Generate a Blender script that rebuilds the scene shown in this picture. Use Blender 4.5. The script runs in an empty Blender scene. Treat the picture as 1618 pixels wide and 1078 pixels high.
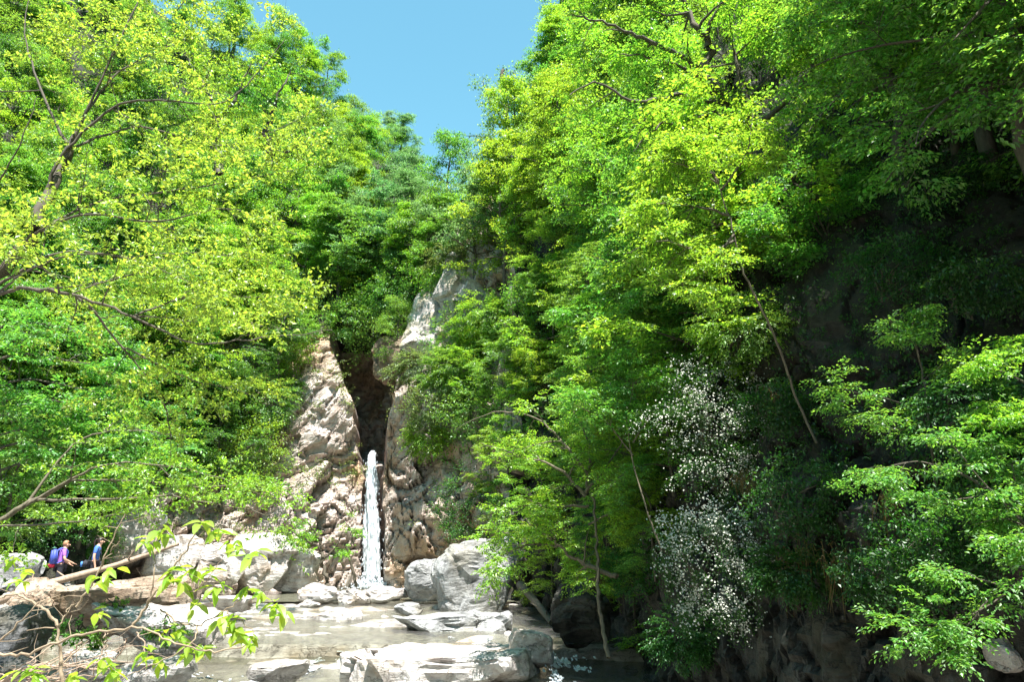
import bpy, math, random
import numpy as np
from mathutils import Vector

# ------------------------------------------------------------------ camera, sky, sun, exposure
S = bpy.context.scene
COL = S.collection
F = 1170.0                                   # focal length in photo pixels (photo 1618 wide)
PITCH = math.radians(15.0)
CP, SP = math.cos(PITCH), math.sin(PITCH)
CAMZ = 2.5
cd = bpy.data.cameras.new('camera'); cam = bpy.data.objects.new('camera', cd); COL.objects.link(cam)
cam.location = (0, 0, CAMZ); cam.rotation_euler = (math.radians(90) + PITCH, 0, 0)
cd.sensor_width = 36; cd.lens = 36 * F / 1618; cd.clip_end = 3000; cd.clip_start = 0.05
S.camera = cam

SUN_DIR = Vector((0.08, -0.30, 0.95)).normalized()     # towards the sun
W = bpy.data.worlds.new('World'); S.world = W; W.use_nodes = True
nt = W.node_tree; nt.nodes.clear()
sky = nt.nodes.new('ShaderNodeTexSky'); sky.sky_type = 'NISHITA'; sky.sun_disc = False
sky.sun_elevation = math.asin(SUN_DIR.z); sky.sun_rotation = math.atan2(SUN_DIR.x, SUN_DIR.y)
sky.air_density = 1.0; sky.dust_density = 0.3; sky.ozone_density = 0.6
bg = nt.nodes.new('ShaderNodeBackground'); bg.inputs[1].default_value = 0.078
ow = nt.nodes.new('ShaderNodeOutputWorld')
tint = nt.nodes.new('ShaderNodeMix'); tint.data_type = 'RGBA'; tint.blend_type = 'MULTIPLY'; tint.inputs[0].default_value = 1
tint.inputs[7].default_value = (.92, 1.47, 1.20, 1)
nt.links.new(sky.outputs[0], tint.inputs[6]); nt.links.new(tint.outputs[2], bg.inputs[0]); nt.links.new(bg.outputs[0], ow.inputs[0])
sd = bpy.data.lights.new('sun', 'SUN'); sd.energy = 5.0; sd.angle = math.radians(0.5); sd.color = (1, 0.97, 0.91)
so = bpy.data.objects.new('sun', sd); COL.objects.link(so); so.rotation_euler = SUN_DIR.to_track_quat('Z', 'Y').to_euler()
so.location = (20, 0, 60)
S.view_settings.view_transform = 'Standard'; S.view_settings.look = 'None'
S.view_settings.gamma = 1; S.view_settings.use_curve_mapping = False
S.view_settings.exposure = 1.66
S.cycles.max_bounces = 4; S.cycles.diffuse_bounces = 2; S.cycles.glossy_bounces = 2
S.cycles.transmission_bounces = 3; S.cycles.transparent_max_bounces = 8
S.cycles.sample_clamp_indirect = 6

# ------------------------------------------------------------------ helpers
def pt(px, py, Y):
    u = (px - 809) / F; v = (539 - py) / F
    dy = CP - v * SP
    return np.array([u / dy * Y, Y, CAMZ + (SP + v * CP) / dy * Y])

def proj(p):
    p = np.asarray(p, float)
    x, y, z = p[..., 0], p[..., 1], p[..., 2] - CAMZ
    fwd = y * CP + z * SP; up = -y * SP + z * CP
    fwd = np.where(fwd < .01, .01, fwd)
    return 809 + F * x / fwd, 539 - F * up / fwd

def hash3(ix, iy, iz, s=0):
    h = (ix.astype(np.int64) * 374761393 + iy.astype(np.int64) * 668265263 + iz.astype(np.int64) * 2147483647 + s * 1274126177) & 0xffffffff
    h = ((h ^ (h >> 13)) * 1274126177) & 0xffffffff
    h = ((h ^ (h >> 16)) * 2246822519) & 0xffffffff
    return ((h ^ (h >> 15)) & 0xffffff) / float(0xffffff)

def vnoise(p, s=0):
    i = np.floor(p).astype(np.int64); f = p - i; f = f * f * (3 - 2 * f)
    r = 0
    for dx in (0, 1):
        wx = f[:, 0] if dx else 1 - f[:, 0]
        for dy in (0, 1):
            wy = f[:, 1] if dy else 1 - f[:, 1]
            for dz in (0, 1):
                wz = f[:, 2] if dz else 1 - f[:, 2]
                r = r + wx * wy * wz * hash3(i[:, 0] + dx, i[:, 1] + dy, i[:, 2] + dz, s)
    return r * 2 - 1

def fbm(p, o=4, s=0):
    r = 0; a = 1.0
    for k in range(o):
        r = r + a * vnoise(p * (2.03 ** k) + 17.3 * k, s + k); a *= .5
    return r

def blocks(p, s=0, tilt=.5):
    """cell noise: every cell is a tilted facet at its own height; returns the offset and the distance to the cell's edge"""
    i = np.floor(p).astype(np.int64); n = len(p)
    b1 = np.full(n, 9e9); b2 = np.full(n, 9e9); val = np.zeros(n)
    for dx in (-1, 0, 1):
        for dy in (-1, 0, 1):
            for dz in (-1, 0, 1):
                cx, cy, cz = i[:, 0] + dx, i[:, 1] + dy, i[:, 2] + dz
                c = np.stack([cx + hash3(cx, cy, cz, s), cy + hash3(cx, cy, cz, s + 1), cz + hash3(cx, cy, cz, s + 2)], 1)
                d = ((p - c) ** 2).sum(1)
                g = np.stack([hash3(cx, cy, cz, s + 3), hash3(cx, cy, cz, s + 4), hash3(cx, cy, cz, s + 5)], 1) - .5
                v = hash3(cx, cy, cz, s + 6) - .5 + tilt * ((p - c) * g).sum(1)
                nearer = d < b1
                b2 = np.where(nearer, b1, np.minimum(b2, d)); val = np.where(nearer, v, val); b1 = np.where(nearer, d, b1)
    return val, np.sqrt(b2) - np.sqrt(b1)

def mesh_np(name, V, Fc, nper, mat, smooth=False, midx=None):
    me = bpy.data.meshes.new(name)
    V = np.ascontiguousarray(V, dtype=np.float32); Fc = np.ascontiguousarray(Fc, dtype=np.int32)
    me.vertices.add(len(V)); me.vertices.foreach_set('co', V.ravel())
    nf = len(Fc); me.loops.add(nf * nper); me.loops.foreach_set('vertex_index', Fc.ravel())
    me.polygons.add(nf); me.polygons.foreach_set('loop_start', np.arange(0, nf * nper, nper, dtype=np.int32))
    for m in (mat if isinstance(mat, (list, tuple)) else [mat]): me.materials.append(m)
    if midx is not None: me.polygons.foreach_set('material_index', np.ascontiguousarray(midx, dtype=np.int32))
    me.polygons.foreach_set('use_smooth', np.full(nf, smooth))
    me.update(); me.validate()
    return me

def link(name, me, parent=None, loc=(0, 0, 0)):
    o = bpy.data.objects.new(name, me); COL.objects.link(o); o.location = loc
    if parent is not None: o.parent = parent
    return o

def thing(name, label, cat, loc=(0, 0, 0), group=None, data=None, rotz=0, scale=1):
    o = bpy.data.objects.new(name, data); COL.objects.link(o)
    o.location = loc; o.rotation_euler = (0, 0, rotz); o.scale = (scale,) * 3 if np.isscalar(scale) else scale
    o['label'] = label; o['category'] = cat
    if group: o['group'] = group
    return o

def nodes(name):
    m = bpy.data.materials.new(name); m.use_nodes = True; t = m.node_tree; t.nodes.clear()
    out = t.nodes.new('ShaderNodeOutputMaterial')
    return m, t, out

def N(t, typ, **kw):
    n = t.nodes.new(typ)
    for k, v in kw.items():
        if k.startswith('i_'):
            key = k[2:]; key = int(key) if key.isdigit() else key.replace('_', ' ')
            n.inputs[key].default_value = v
        else: setattr(n, k, v)
    return n

def ramp(t, fac, stops, interp='LINEAR'):
    r = t.nodes.new('ShaderNodeValToRGB'); r.color_ramp.interpolation = interp
    e = r.color_ramp.elements
    while len(e) < len(stops): e.new(.5)
    for q, (p, c) in zip(e, stops):
        q.position = p; q.color = (*c, 1) if len(c) == 3 else c
    t.links.new(fac, r.inputs[0]); return r.outputs[0]

def mixc(t, fac, a, b, mode='MIX'):
    m = t.nodes.new('ShaderNodeMix'); m.data_type = 'RGBA'; m.blend_type = mode
    for s, v in ((0, fac), (6, a), (7, b)):
        if hasattr(v, 'is_linked'): t.links.new(v, m.inputs[s])
        else: m.inputs[s].default_value = v if s == 0 else (*v, 1)
    return m.outputs[2]

def simple(name, col, rough=.6, var=.15):
    m, t, out = nodes(name)
    b = N(t, 'ShaderNodeBsdfPrincipled', i_Roughness=rough)
    n = N(t, 'ShaderNodeTexNoise', i_Scale=14.0, i_Detail=4.0)
    c0 = tuple(c * (1 - var) for c in col); c1 = tuple(min(1, c * (1 + var)) for c in col)
    t.links.new(ramp(t, n.outputs[0], [(.3, c0), (.7, c1)]), b.inputs['Base Color'])
    t.links.new(b.outputs[0], out.inputs[0]); return m

# ------------------------------------------------------------------ materials
def leaf_mat(name, refl, trans, hue=.03, tw=.5):
    """young leaves: diffuse + translucent, each leaf and each tree a little different"""
    m, t, out = nodes(name); L = t.links
    g = N(t, 'ShaderNodeNewGeometry'); oi = N(t, 'ShaderNodeObjectInfo')
    def vary(col):
        h = N(t, 'ShaderNodeHueSaturation'); h.inputs['Color'].default_value = (*col, 1)
        mh = N(t, 'ShaderNodeMapRange', i_3=.5 - hue, i_4=.5 + hue); L.new(oi.outputs['Random'], mh.inputs[0]); fr = N(t, 'ShaderNodeMath', operation='FRACT'); ml = N(t, 'ShaderNodeMath', operation='MULTIPLY', i_1=17.3); L.new(g.outputs['Random Per Island'], ml.inputs[0]); L.new(ml.outputs[0], fr.inputs[0])
        mj = N(t, 'ShaderNodeMapRange', i_3=-.022 if hue else 0, i_4=.022 if hue else 0); L.new(fr.outputs[0], mj.inputs[0]); ah = N(t, 'ShaderNodeMath', operation='ADD'); L.new(mh.outputs[0], ah.inputs[0]); L.new(mj.outputs[0], ah.inputs[1]); L.new(ah.outputs[0], h.inputs['Hue'])
        mv = N(t, 'ShaderNodeMapRange', i_3=.42, i_4=1.62); L.new(g.outputs['Random Per Island'], mv.inputs[0]); L.new(mv.outputs[0], h.inputs['Value'])
        return h.outputs[0]
    d = N(t, 'ShaderNodeBsdfDiffuse'); tr = N(t, 'ShaderNodeBsdfTranslucent'); gl = N(t, 'ShaderNodeBsdfGlossy', i_Roughness=.42)
    gl.inputs[0].default_value = (.8, .9, .8, 1)
    L.new(vary(refl), d.inputs[0]); L.new(vary(trans), tr.inputs[0])
    mx = N(t, 'ShaderNodeMixShader', i_0=tw); L.new(d.outputs[0], mx.inputs[1]); L.new(tr.outputs[0], mx.inputs[2])
    m2 = N(t, 'ShaderNodeMixShader', i_0=.045); L.new(mx.outputs[0], m2.inputs[1]); L.new(gl.outputs[0], m2.inputs[2])
    L.new(m2.outputs[0], out.inputs[0]); return m

M = {}
M['leaf_lime'] = leaf_mat('leaf_lime', (.165, .30, .035), (.39, .64, .038), .02)
M['leaf_yellow'] = leaf_mat('leaf_yellow', (.24, .32, .045), (.50, .62, .05), .015)
M['leaf_green'] = leaf_mat('leaf_green', (.10, .225, .04), (.26, .50, .045), .02)
M['leaf_deep'] = leaf_mat('leaf_deep', (.04, .12, .03), (.12, .32, .03), .02)
M['leaf_blue'] = leaf_mat('leaf_blue', (.10, .22, .075), (.22, .42, .11), .02)
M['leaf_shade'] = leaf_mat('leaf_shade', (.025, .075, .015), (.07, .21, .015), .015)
M['leaf_olive'] = leaf_mat('leaf_olive', (.11, .17, .05), (.25, .34, .07), .02)
M['petal'] = leaf_mat('petal', (.62, .62, .54), (.55, .55, .45), .0, .35)
M['dry_grass'] = leaf_mat('dry_grass', (.13, .10, .03), (.18, .13, .03), .02, .4)

def bark_mat(name, c0, c1, c2):
    m, t, out = nodes(name); L = t.links
    b = N(t, 'ShaderNodeBsdfPrincipled', i_Roughness=.85); tc = N(t, 'ShaderNodeTexCoord')
    mp = N(t, 'ShaderNodeMapping'); mp.inputs['Scale'].default_value = (1, 1, .35); L.new(tc.outputs['Object'], mp.inputs[0])
    n = N(t, 'ShaderNodeTexNoise', i_Scale=16.0, i_Detail=6.0, i_Roughness=.65); L.new(mp.outputs[0], n.inputs[0])
    n2 = N(t, 'ShaderNodeTexNoise', i_Scale=2.2, i_Detail=3.0); L.new(tc.outputs['Object'], n2.inputs[0])
    c = mixc(t, n2.outputs[0], ramp(t, n.outputs[0], [(.35, c0), (.6, c1)]), c2)
    L.new(c, b.inputs['Base Color'])
    bp = N(t, 'ShaderNodeBump', i_Strength=.7, i_Distance=.02); L.new(n.outputs[0], bp.inputs['Height']); L.new(bp.outputs[0], b.inputs['Normal'])
    L.new(b.outputs[0], out.inputs[0]); return m
M['bark'] = bark_mat('bark', (.035, .025, .018), (.12, .095, .07), (.08, .07, .05))
M['bark_pale'] = bark_mat('bark_pale', (.16, .11, .07), (.42, .32, .22), (.26, .20, .13))
M['bark_moss'] = bark_mat('bark_moss', (.10, .07, .015), (.26, .19, .04), (.14, .13, .025))
M['bark_lichen'] = bark_mat('bark_lichen', (.05, .04, .025), (.22, .18, .12), (.10, .085, .06))
M['drift'] = bark_mat('driftwood', (.20, .13, .09), (.45, .33, .25), (.30, .22, .16))

def rock_mat(name, pale, mid, dark, ochre, scale=1.0, wet=0.0, soil=False, streak=False):
    m, t, out = nodes(name); L = t.links
    b = N(t, 'ShaderNodeBsdfPrincipled', i_Roughness=.82); tc = N(t, 'ShaderNodeTexCoord')
    co = N(t, 'ShaderNodeNewGeometry').outputs['Position']
    wr = N(t, 'ShaderNodeTexNoise', i_Scale=.7 * scale, i_Detail=5.0, i_Roughness=.6); L.new(co, wr.inputs[0])
    n1 = N(t, 'ShaderNodeTexNoise', i_Scale=1.1 * scale, i_Detail=8.0, i_Roughness=.62, i_Distortion=.6); L.new(co, n1.inputs[0])
    mp = N(t, 'ShaderNodeMapping'); mp.inputs['Rotation'].default_value = (.3, .75, .2); mp.inputs['Scale'].default_value = (.5, .6, 2.4); L.new(co, mp.inputs[0])
    n2 = N(t, 'ShaderNodeTexNoise', i_Scale=2.2 * scale, i_Detail=9.0, i_Roughness=.7); L.new(mp.outputs[0], n2.inputs[0])
    n3 = N(t, 'ShaderNodeTexNoise', i_Scale=.32 * scale, i_Detail=4.0); L.new(co, n3.inputs[0])
    c = ramp(t, n1.outputs[0], [(.30, dark), (.46, mid), (.62, pale)])
    c = mixc(t, ramp(t, n3.outputs[0], [(.50, (0, 0, 0)), (.66, (.75, .75, .75))]), c, ochre)
    c = mixc(t, ramp(t, n2.outputs[0], [(.34, (1, 1, 1)), (.44, (0, 0, 0))]), c, tuple(k * .45 for k in mid))
    # hairline cracks
    vo = N(t, 'ShaderNodeTexVoronoi', feature='DISTANCE_TO_EDGE', i_Scale=.55 * scale)
    ad = N(t, 'ShaderNodeVectorMath', operation='ADD'); sc = N(t, 'ShaderNodeVectorMath', operation='SCALE'); sc.inputs[3].default_value = 2.2
    L.new(wr.outputs[1], sc.inputs[0]); L.new(mp.outputs[0], ad.inputs[0]); L.new(sc.outputs[0], ad.inputs[1]); L.new(ad.outputs[0], vo.inputs[0])
    crack = ramp(t, vo.outputs[0], [(0, (.35, .35, .35)), (.02, (1, 1, 1))])
    c = mixc(t, crack, tuple(k * .3 for k in dark), c)
    rough = None
    if soil:
        ge = N(t, 'ShaderNodeNewGeometry'); sx = N(t, 'ShaderNodeSeparateXYZ'); L.new(ge.outputs['True Normal'], sx.inputs[0])
        sp = N(t, 'ShaderNodeSeparateXYZ'); L.new(co, sp.inputs[0])
        # soil and leaf litter above the cliff foot and on ledges
        a = N(t, 'ShaderNodeMath', operation='MULTIPLY_ADD', i_1=1.0, i_2=-.5); L.new(n1.outputs[0], a.inputs[0])
        a2 = N(t, 'ShaderNodeMath', operation='ADD'); L.new(a.outputs[0], a2.inputs[0]); L.new(sx.outputs[2], a2.inputs[1])
        s = N(t, 'ShaderNodeTexNoise', i_Scale=9.0, i_Detail=8.0, i_Roughness=.7); L.new(co, s.inputs[0])
        sc2 = ramp(t, s.outputs[0], [(.35, (.010, .008, .005)), (.55, (.022, .024, .010)), (.7, (.045, .036, .02))])
        lo, hi = soil
        c = mixc(t, ramp(t, a2.outputs[0], [(lo, (0, 0, 0)), (hi, (1, 1, 1))]), c, sc2)
    L.new(c, b.inputs['Base Color'])
    add = N(t, 'ShaderNodeMath', operation='ADD'); L.new(n1.outputs[0], add.inputs[0]); L.new(n2.outputs[0], add.inputs[1])
    ad2 = N(t, 'ShaderNodeMath', operation='MULTIPLY_ADD', i_1=.35); L.new(crack, ad2.inputs[0]); L.new(add.outputs[0], ad2.inputs[2])
    bp = N(t, 'ShaderNodeBump', i_Strength=.9, i_Distance=.16 / scale); L.new(ad2.outputs[0], bp.inputs['Height']); L.new(bp.outputs[0], b.inputs['Normal'])
    if wet:
        b.inputs['Roughness'].default_value = .3
    L.new(b.outputs[0], out.inputs[0]); return m
M['cliff'] = rock_mat('cliff_limestone', (.56, .49, .45), (.44, .35, .30), (.22, .16, .125), (.42, .26, .14), .8)
M['bankrock'] = rock_mat('bank_rock', (.085, .078, .066), (.022, .020, .016), (.006, .006, .005), (.03, .027, .009), 1.6)  # albedo lowered towards black so the colour itself deepens the bank's shade
M['hill'] = rock_mat('hill_soil', (.06, .05, .04), (.022, .019, .014), (.009, .008, .006), (.022, .02, .009), 1.2, soil=(-.15, .25))
M['boulder'] = rock_mat('boulder_limestone', (.58, .55, .53), (.43, .39, .37), (.20, .165, .14), (.36, .27, .19), 2.0)
M['grey'] = rock_mat('grey_boulder', (.42, .42, .42), (.27, .27, .27), (.10, .10, .10), (.24, .22, .18), 2.2)
M['brownrock'] = rock_mat('brown_block', (.44, .37, .30), (.30, .22, .16), (.16, .11, .075), (.34, .22, .13), 1.6)
M['chock'] = rock_mat('shaded_wet_brown_rock', (.26, .19, .13), (.15, .105, .07), (.05, .035, .025), (.30, .18, .08), 1.4)  # wet brown stone, with the slot's shade also darkened into its colours
M['darkrock'] = rock_mat('dark_boulder', (.17, .17, .18), (.09, .09, .095), (.035, .035, .035), (.10, .09, .06), 2.4)
M['outcrop'] = rock_mat('outcrop', (.62, .57, .53), (.50, .44, .40), (.17, .15, .14), (.40, .30, .12), 1.6)
M['bed'] = rock_mat('river_bed', (.54, .51, .49), (.33, .30, .28), (.10, .085, .075), (.26, .19, .12), 2.0, wet=1)

def water_mat(name, murk, mix, wave, bump):
    m, t, out = nodes(name); L = t.links
    co = N(t, 'ShaderNodeNewGeometry').outputs['Position']
    mp = N(t, 'ShaderNodeMapping'); mp.inputs['Scale'].default_value = (1, .55, 1); L.new(co, mp.inputs[0])
    n = N(t, 'ShaderNodeTexNoise', i_Scale=wave, i_Detail=6.0, i_Roughness=.6, i_Distortion=.5); L.new(mp.outputs[0], n.inputs[0])
    bp = N(t, 'ShaderNodeBump', i_Strength=bump, i_Distance=.08); L.new(n.outputs[0], bp.inputs['Height'])
    tr = N(t, 'ShaderNodeBsdfTransparent'); tr.inputs[0].default_value = (.80, .82, .70, 1)
    df = N(t, 'ShaderNodeBsdfDiffuse'); df.inputs[0].default_value = (*murk, 1); L.new(bp.outputs[0], df.inputs['Normal'])
    g = N(t, 'ShaderNodeBsdfGlossy', i_Roughness=.12); L.new(bp.outputs[0], g.inputs['Normal'])
    a = N(t, 'ShaderNodeMixShader', i_0=mix); L.new(tr.outputs[0], a.inputs[1]); L.new(df.outputs[0], a.inputs[2])
    fr = N(t, 'ShaderNodeFresnel', i_IOR=1.33); L.new(bp.outputs[0], fr.inputs['Normal'])
    c = N(t, 'ShaderNodeMixShader'); L.new(fr.outputs[0], c.inputs[0]); L.new(a.outputs[0], c.inputs[1]); L.new(g.outputs[0], c.inputs[2])
    L.new(c.outputs[0], out.inputs[0]); return m
M['pool'] = water_mat('pool_water', (.26, .25, .18), .72, 2.2, .6)
M['stream'] = water_mat('stream_water', (.22, .21, .20), .30, 4.5, 1.5)
def foam_mat():
    m, t, out = nodes('white_water'); L = t.links
    tc = N(t, 'ShaderNodeTexCoord'); mp = N(t, 'ShaderNodeMapping'); mp.inputs['Scale'].default_value = (5, 5, .7); L.new(tc.outputs['Object'], mp.inputs[0])
    n = N(t, 'ShaderNodeTexNoise', i_Scale=2.4, i_Detail=6.0, i_Roughness=.65, i_Distortion=.8); L.new(mp.outputs[0], n.inputs[0])
    d = N(t, 'ShaderNodeBsdfPrincipled', i_Roughness=.35); tr = N(t, 'ShaderNodeBsdfTranslucent'); tr.inputs[0].default_value = (.8, .85, .9, 1)
    L.new(ramp(t, n.outputs[0], [(.34, (.36, .46, .56)), (.46, (.74, .80, .85)), (.6, (.92, .94, .95))]), d.inputs['Base Color'])
    bp = N(t, 'ShaderNodeBump', i_Strength=.8, i_Distance=.08); L.new(n.outputs[0], bp.inputs['Height']); L.new(bp.outputs[0], d.inputs['Normal'])
    mx = N(t, 'ShaderNodeMixShader', i_0=.3); L.new(d.outputs[0], mx.inputs[1]); L.new(tr.outputs[0], mx.inputs[2]); L.new(mx.outputs[0], out.inputs[0]); return m
M['foam'] = foam_mat()

# ------------------------------------------------------------------ terrain: the ravine's two walls, slot and head
# per bearing a = x / y: (distance y, height z) from the foot up to the ridge, six points
PROF = [
 (-2.2, (6, .2), (8, 3), (11, 7), (16, 15), (24, 30), (34, 50)),
 (-1.1, (15, .4), (17.5, 3.5), (21, 8), (27, 17), (38, 35), (50, 58)),
 (-.67, (27, .3), (29.5, 3.6), (33, 9), (39, 19), (48, 34), (58, 55)),
 (-.50, (35, .1), (36, 3), (38.5, 8), (44, 17), (52, 30), (62, 50)),
 (-.34, (38.5, -.6), (39.3, 3.5), (41, 8.5), (44, 14), (52, 27), (64, 46)),
 (-.25, (40, -.8), (40.4, 4), (41.0, 9), (42.3, 14), (51, 25), (74, 45)),
 (-.20, (41, -.8), (41.2, 4), (41.7, 9), (42.6, 14), (54, 25), (82, 48)),
 (-.155, (40.6, -.8), (40.6, 4), (40.9, 9), (42.2, 14.5), (54, 27), (86, 49)),
 (-.12, (39.4, -.8), (39.6, 4), (40.3, 9), (42.5, 16.5), (51, 25), (88, 46.5)),
 (-.07, (37.5, -.8), (38, 4), (39.5, 9.5), (42.5, 18), (49, 25.5), (86, 39)),
 (-.03, (35.5, -.8), (36.4, 4), (38.6, 9.5), (42, 18.5), (48, 27), (76, 45)),
 (.04, (31, -.8), (32, 4), (34.5, 9.5), (39, 18.5), (46, 29), (64, 48)),
 (.10, (25, -.9), (26, 4), (29, 9.5), (34.5, 18), (43, 31), (60, 54)),
 (.20, (16.5, -1), (17.3, 3), (19.6, 7.5), (25.5, 16), (36, 31), (52, 56)),
 (.35, (12, -1), (12.6, 2.8), (14.2, 5.8), (18.8, 12), (28, 25), (44, 50)),
 (.52, (9.6, -1), (10, 2.6), (11.5, 5.2), (15.5, 10.5), (24, 23), (38, 46)),
 (.69, (8.4, -1), (8.7, 2.4), (10, 4.8), (13.4, 9.5), (20.5, 20), (33, 41)),
 (1.1, (6.4, -1), (6.6, 2.2), (7.5, 4.4), (10, 8.5), (15, 17), (25, 34)),
 (2.2, (3.6, -1), (3.7, 2), (4.2, 3.8), (5.8, 7.5), (9, 14), (16, 28)),
]
A = np.array([p[0] for p in PROF]); PY = np.array([[q[0] for q in p[1:]] for p in PROF], float); PZ = np.array([[q[1] for q in p[1:]] for p in PROF], float)
PY = np.concatenate([PY, PY[:, -1:] + 25], 1); PZ = np.concatenate([PZ, PZ[:, -1:] - 22], 1)   # behind the ridge

def terr(a, t):
    """a, t arrays -> smooth point on the ravine side, t 0 foot .. 5 ridge .. 6 behind"""
    a = np.asarray(a, float); t = np.clip(np.asarray(t, float), 0, 5.999)
    i = np.clip(np.searchsorted(A, a) - 1, 0, len(A) - 2); fa = np.clip((a - A[i]) / (A[i + 1] - A[i]), 0, 1)
    k = t.astype(int); ft = t - k
    def g(P):
        lo = P[i, k] * (1 - ft) + P[i, k + 1] * ft; hi = P[i + 1, k] * (1 - ft) + P[i + 1, k + 1] * ft
        return lo * (1 - fa) + hi * fa
    y, z = g(PY), g(PZ)
    return np.stack([a * y, y, z], -1)

def slot_edges(z):
    zz = np.array([-1, 2, 7, 9.5, 11, 13, 15, 17])
    l = np.interp(z, zz, [-.193, -.195, -.202, -.215, -.227, -.243, -.250, -.240])
    r = np.interp(z, zz, [-.163, -.166, -.171, -.165, -.158, -.151, -.146, -.146])
    return l, r

def grid_a():
    segs = [(-2.2, -1.1, 26), (-1.1, -.67, 44), (-.67, -.5, 40), (-.5, -.24, 84), (-.24, -.15, 70), (-.15, .05, 100), (.05, .35, 150), (.35, .7, 130), (.7, 1.1, 60), (1.1, 2.2, 36)]
    out = []
    for a, b, n in segs: out += list(np.linspace(a, b, n, endpoint=False))
    return np.array(out + [2.2])
def grid_t():
    segs = [(0, 1, 36), (1, 2, 40), (2, 3, 46), (3, 4, 60), (4, 5, 56), (5, 5.99, 10)]
    out = []
    for a, b, n in segs: out += list(np.linspace(a, b, n, endpoint=False))
    return np.array(out + [5.99])
GA, GT = grid_a(), grid_t(); NA, NT = len(GA), len(GT)
aa, tt = np.meshgrid(GA, GT, indexing='ij'); aa = aa.ravel(); tt = tt.ravel()
P0 = terr(aa, tt)
# outward (towards the stream) direction
out_dir = np.stack([-np.sign(aa + .17) * .55 + 0 * aa, -np.full_like(aa, .8), np.full_like(aa, .15)], 1)
sgn = np.clip((aa + .12) / .25, -1, 1); out_dir[:, 0] = -sgn * .75
out_dir /= np.linalg.norm(out_dir, axis=1)[:, None]
c, s_ = math.cos(.7), math.sin(.7)
Q = np.stack([P0[:, 0] * c + P0[:, 2] * s_, P0[:, 1], -P0[:, 0] * s_ + P0[:, 2] * c], 1)     # bedding dips left
w1 = fbm(P0 * .5, 3, 5)[:, None] * .5
b1, e1 = blocks(Q * np.array([.30, .25, .34]) + w1 * .9, 11, 1.2)
b2, e2 = blocks(Q * np.array([.7, .7, 1.0]) + w1 * 1.6, 31, 1.2)
b3, e3 = blocks(Q * np.array([2.1, 2, 3.6]) + w1 * 2, 51, 1.1)
near = np.clip(P0[:, 1] / 36, .35, 1)
rocky = np.clip(1.3 - np.clip(P0[:, 2] - 14, 0, 99) / 14, .25, 1)
low = fbm(P0 * .13, 3, 77)
shade_side = np.clip((aa - .02) / .1, 0, 1)
cl_ = 1 - .45 * np.clip((.02 - aa) / .05, 0, 1) * np.clip((aa + .5) / .1, 0, 1) - .25 * np.exp(-((aa + .19) / .05) ** 2)
disp = (b1 * 1.7 * cl_ * near * (1 - .3 * shade_side) + b2 * .48 * near * (1 - .3 * shade_side) + b3 * (.13 + .1 * shade_side) + fbm(P0 * 1.1, 5, 9) * .22) * rocky * (1 - .6 * shade_side * np.clip(tt - 1.2, 0, 1)) + low * 1.2 * np.clip(P0[:, 2] / 8, 0, 1)
disp -= (np.clip(.10 - e1, 0, .10) * 3.5 + np.clip(.09 - e2, 0, .09) * 2) * rocky
P1 = P0 + out_dir * disp[:, None]
# the slot: cut back between its edges
l, r = slot_edges(P0[:, 2]); wob = fbm(P0 * .9, 3, 3) * .004
inside = np.clip(np.minimum(aa - l + wob, r - aa + wob) / .0035, 0, 1) * np.clip((16.4 - P0[:, 2]) / .8, 0, 1)
depth = np.interp(P0[:, 2], [-1, 6.6, 7.6, 9, 13, 16.4], [2.6, 3.0, 7, 9, 9, 5])
P1[:, 1] += inside * depth; P1[:, 0] += inside * depth * (-.17)
hol = np.clip(np.minimum(aa + .139, -.082 - aa) / .012, 0, 1) * np.clip((2.1 + wob * 90 - 14 * (np.abs(aa + .11)) - P0[:, 2]) / .5, 0, 1)    # hollow under the right cliff
P1[:, 1] += hol * 2.6
P1 = P1.astype(np.float32)
idx = np.arange(NA * NT).reshape(NA, NT)
q = np.stack([idx[:-1, :-1], idx[1:, :-1], idx[1:, 1:], idx[:-1, 1:]], -1)
fa_ = (aa.reshape(NA, NT)[:-1, :-1]); ft_ = tt.reshape(NA, NT)[:-1, :-1]
iscliff = (((fa_ > -.5) & (fa_ < -.0) & (ft_ < 3.12)) | ((fa_ > -.13) & (fa_ < .02) & (ft_ < 3.75)))
isbank = (fa_ >= -.0) & (ft_ < 1.25)
def submesh(name, mask, mat, smooth):
    f = q[mask]; used, inv = np.unique(f, return_inverse=True)
    return link(name, mesh_np(name, P1[used], inv.reshape(-1, 4), 4, mat, smooth))
o = submesh('cliff', iscliff & ~isbank, M['cliff'], False); o['kind'] = 'structure'
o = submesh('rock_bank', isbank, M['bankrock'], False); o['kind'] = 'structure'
o = submesh('hillside', ~iscliff & ~isbank, M['hill'], True); o['kind'] = 'structure'

TP = P1.astype(float); TX, TY = proj(TP)
front = (tt < 5.1) & (inside < .3)
def ground_at(px, py):
    d = np.where(front, (TX - px) ** 2 + (TY - py) ** 2, 1e12)
    m = d.min(); cand = np.where(d < max(m * 1.5, 150))[0]
    return TP[cand[np.argmin(TP[cand, 1])]]

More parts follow.
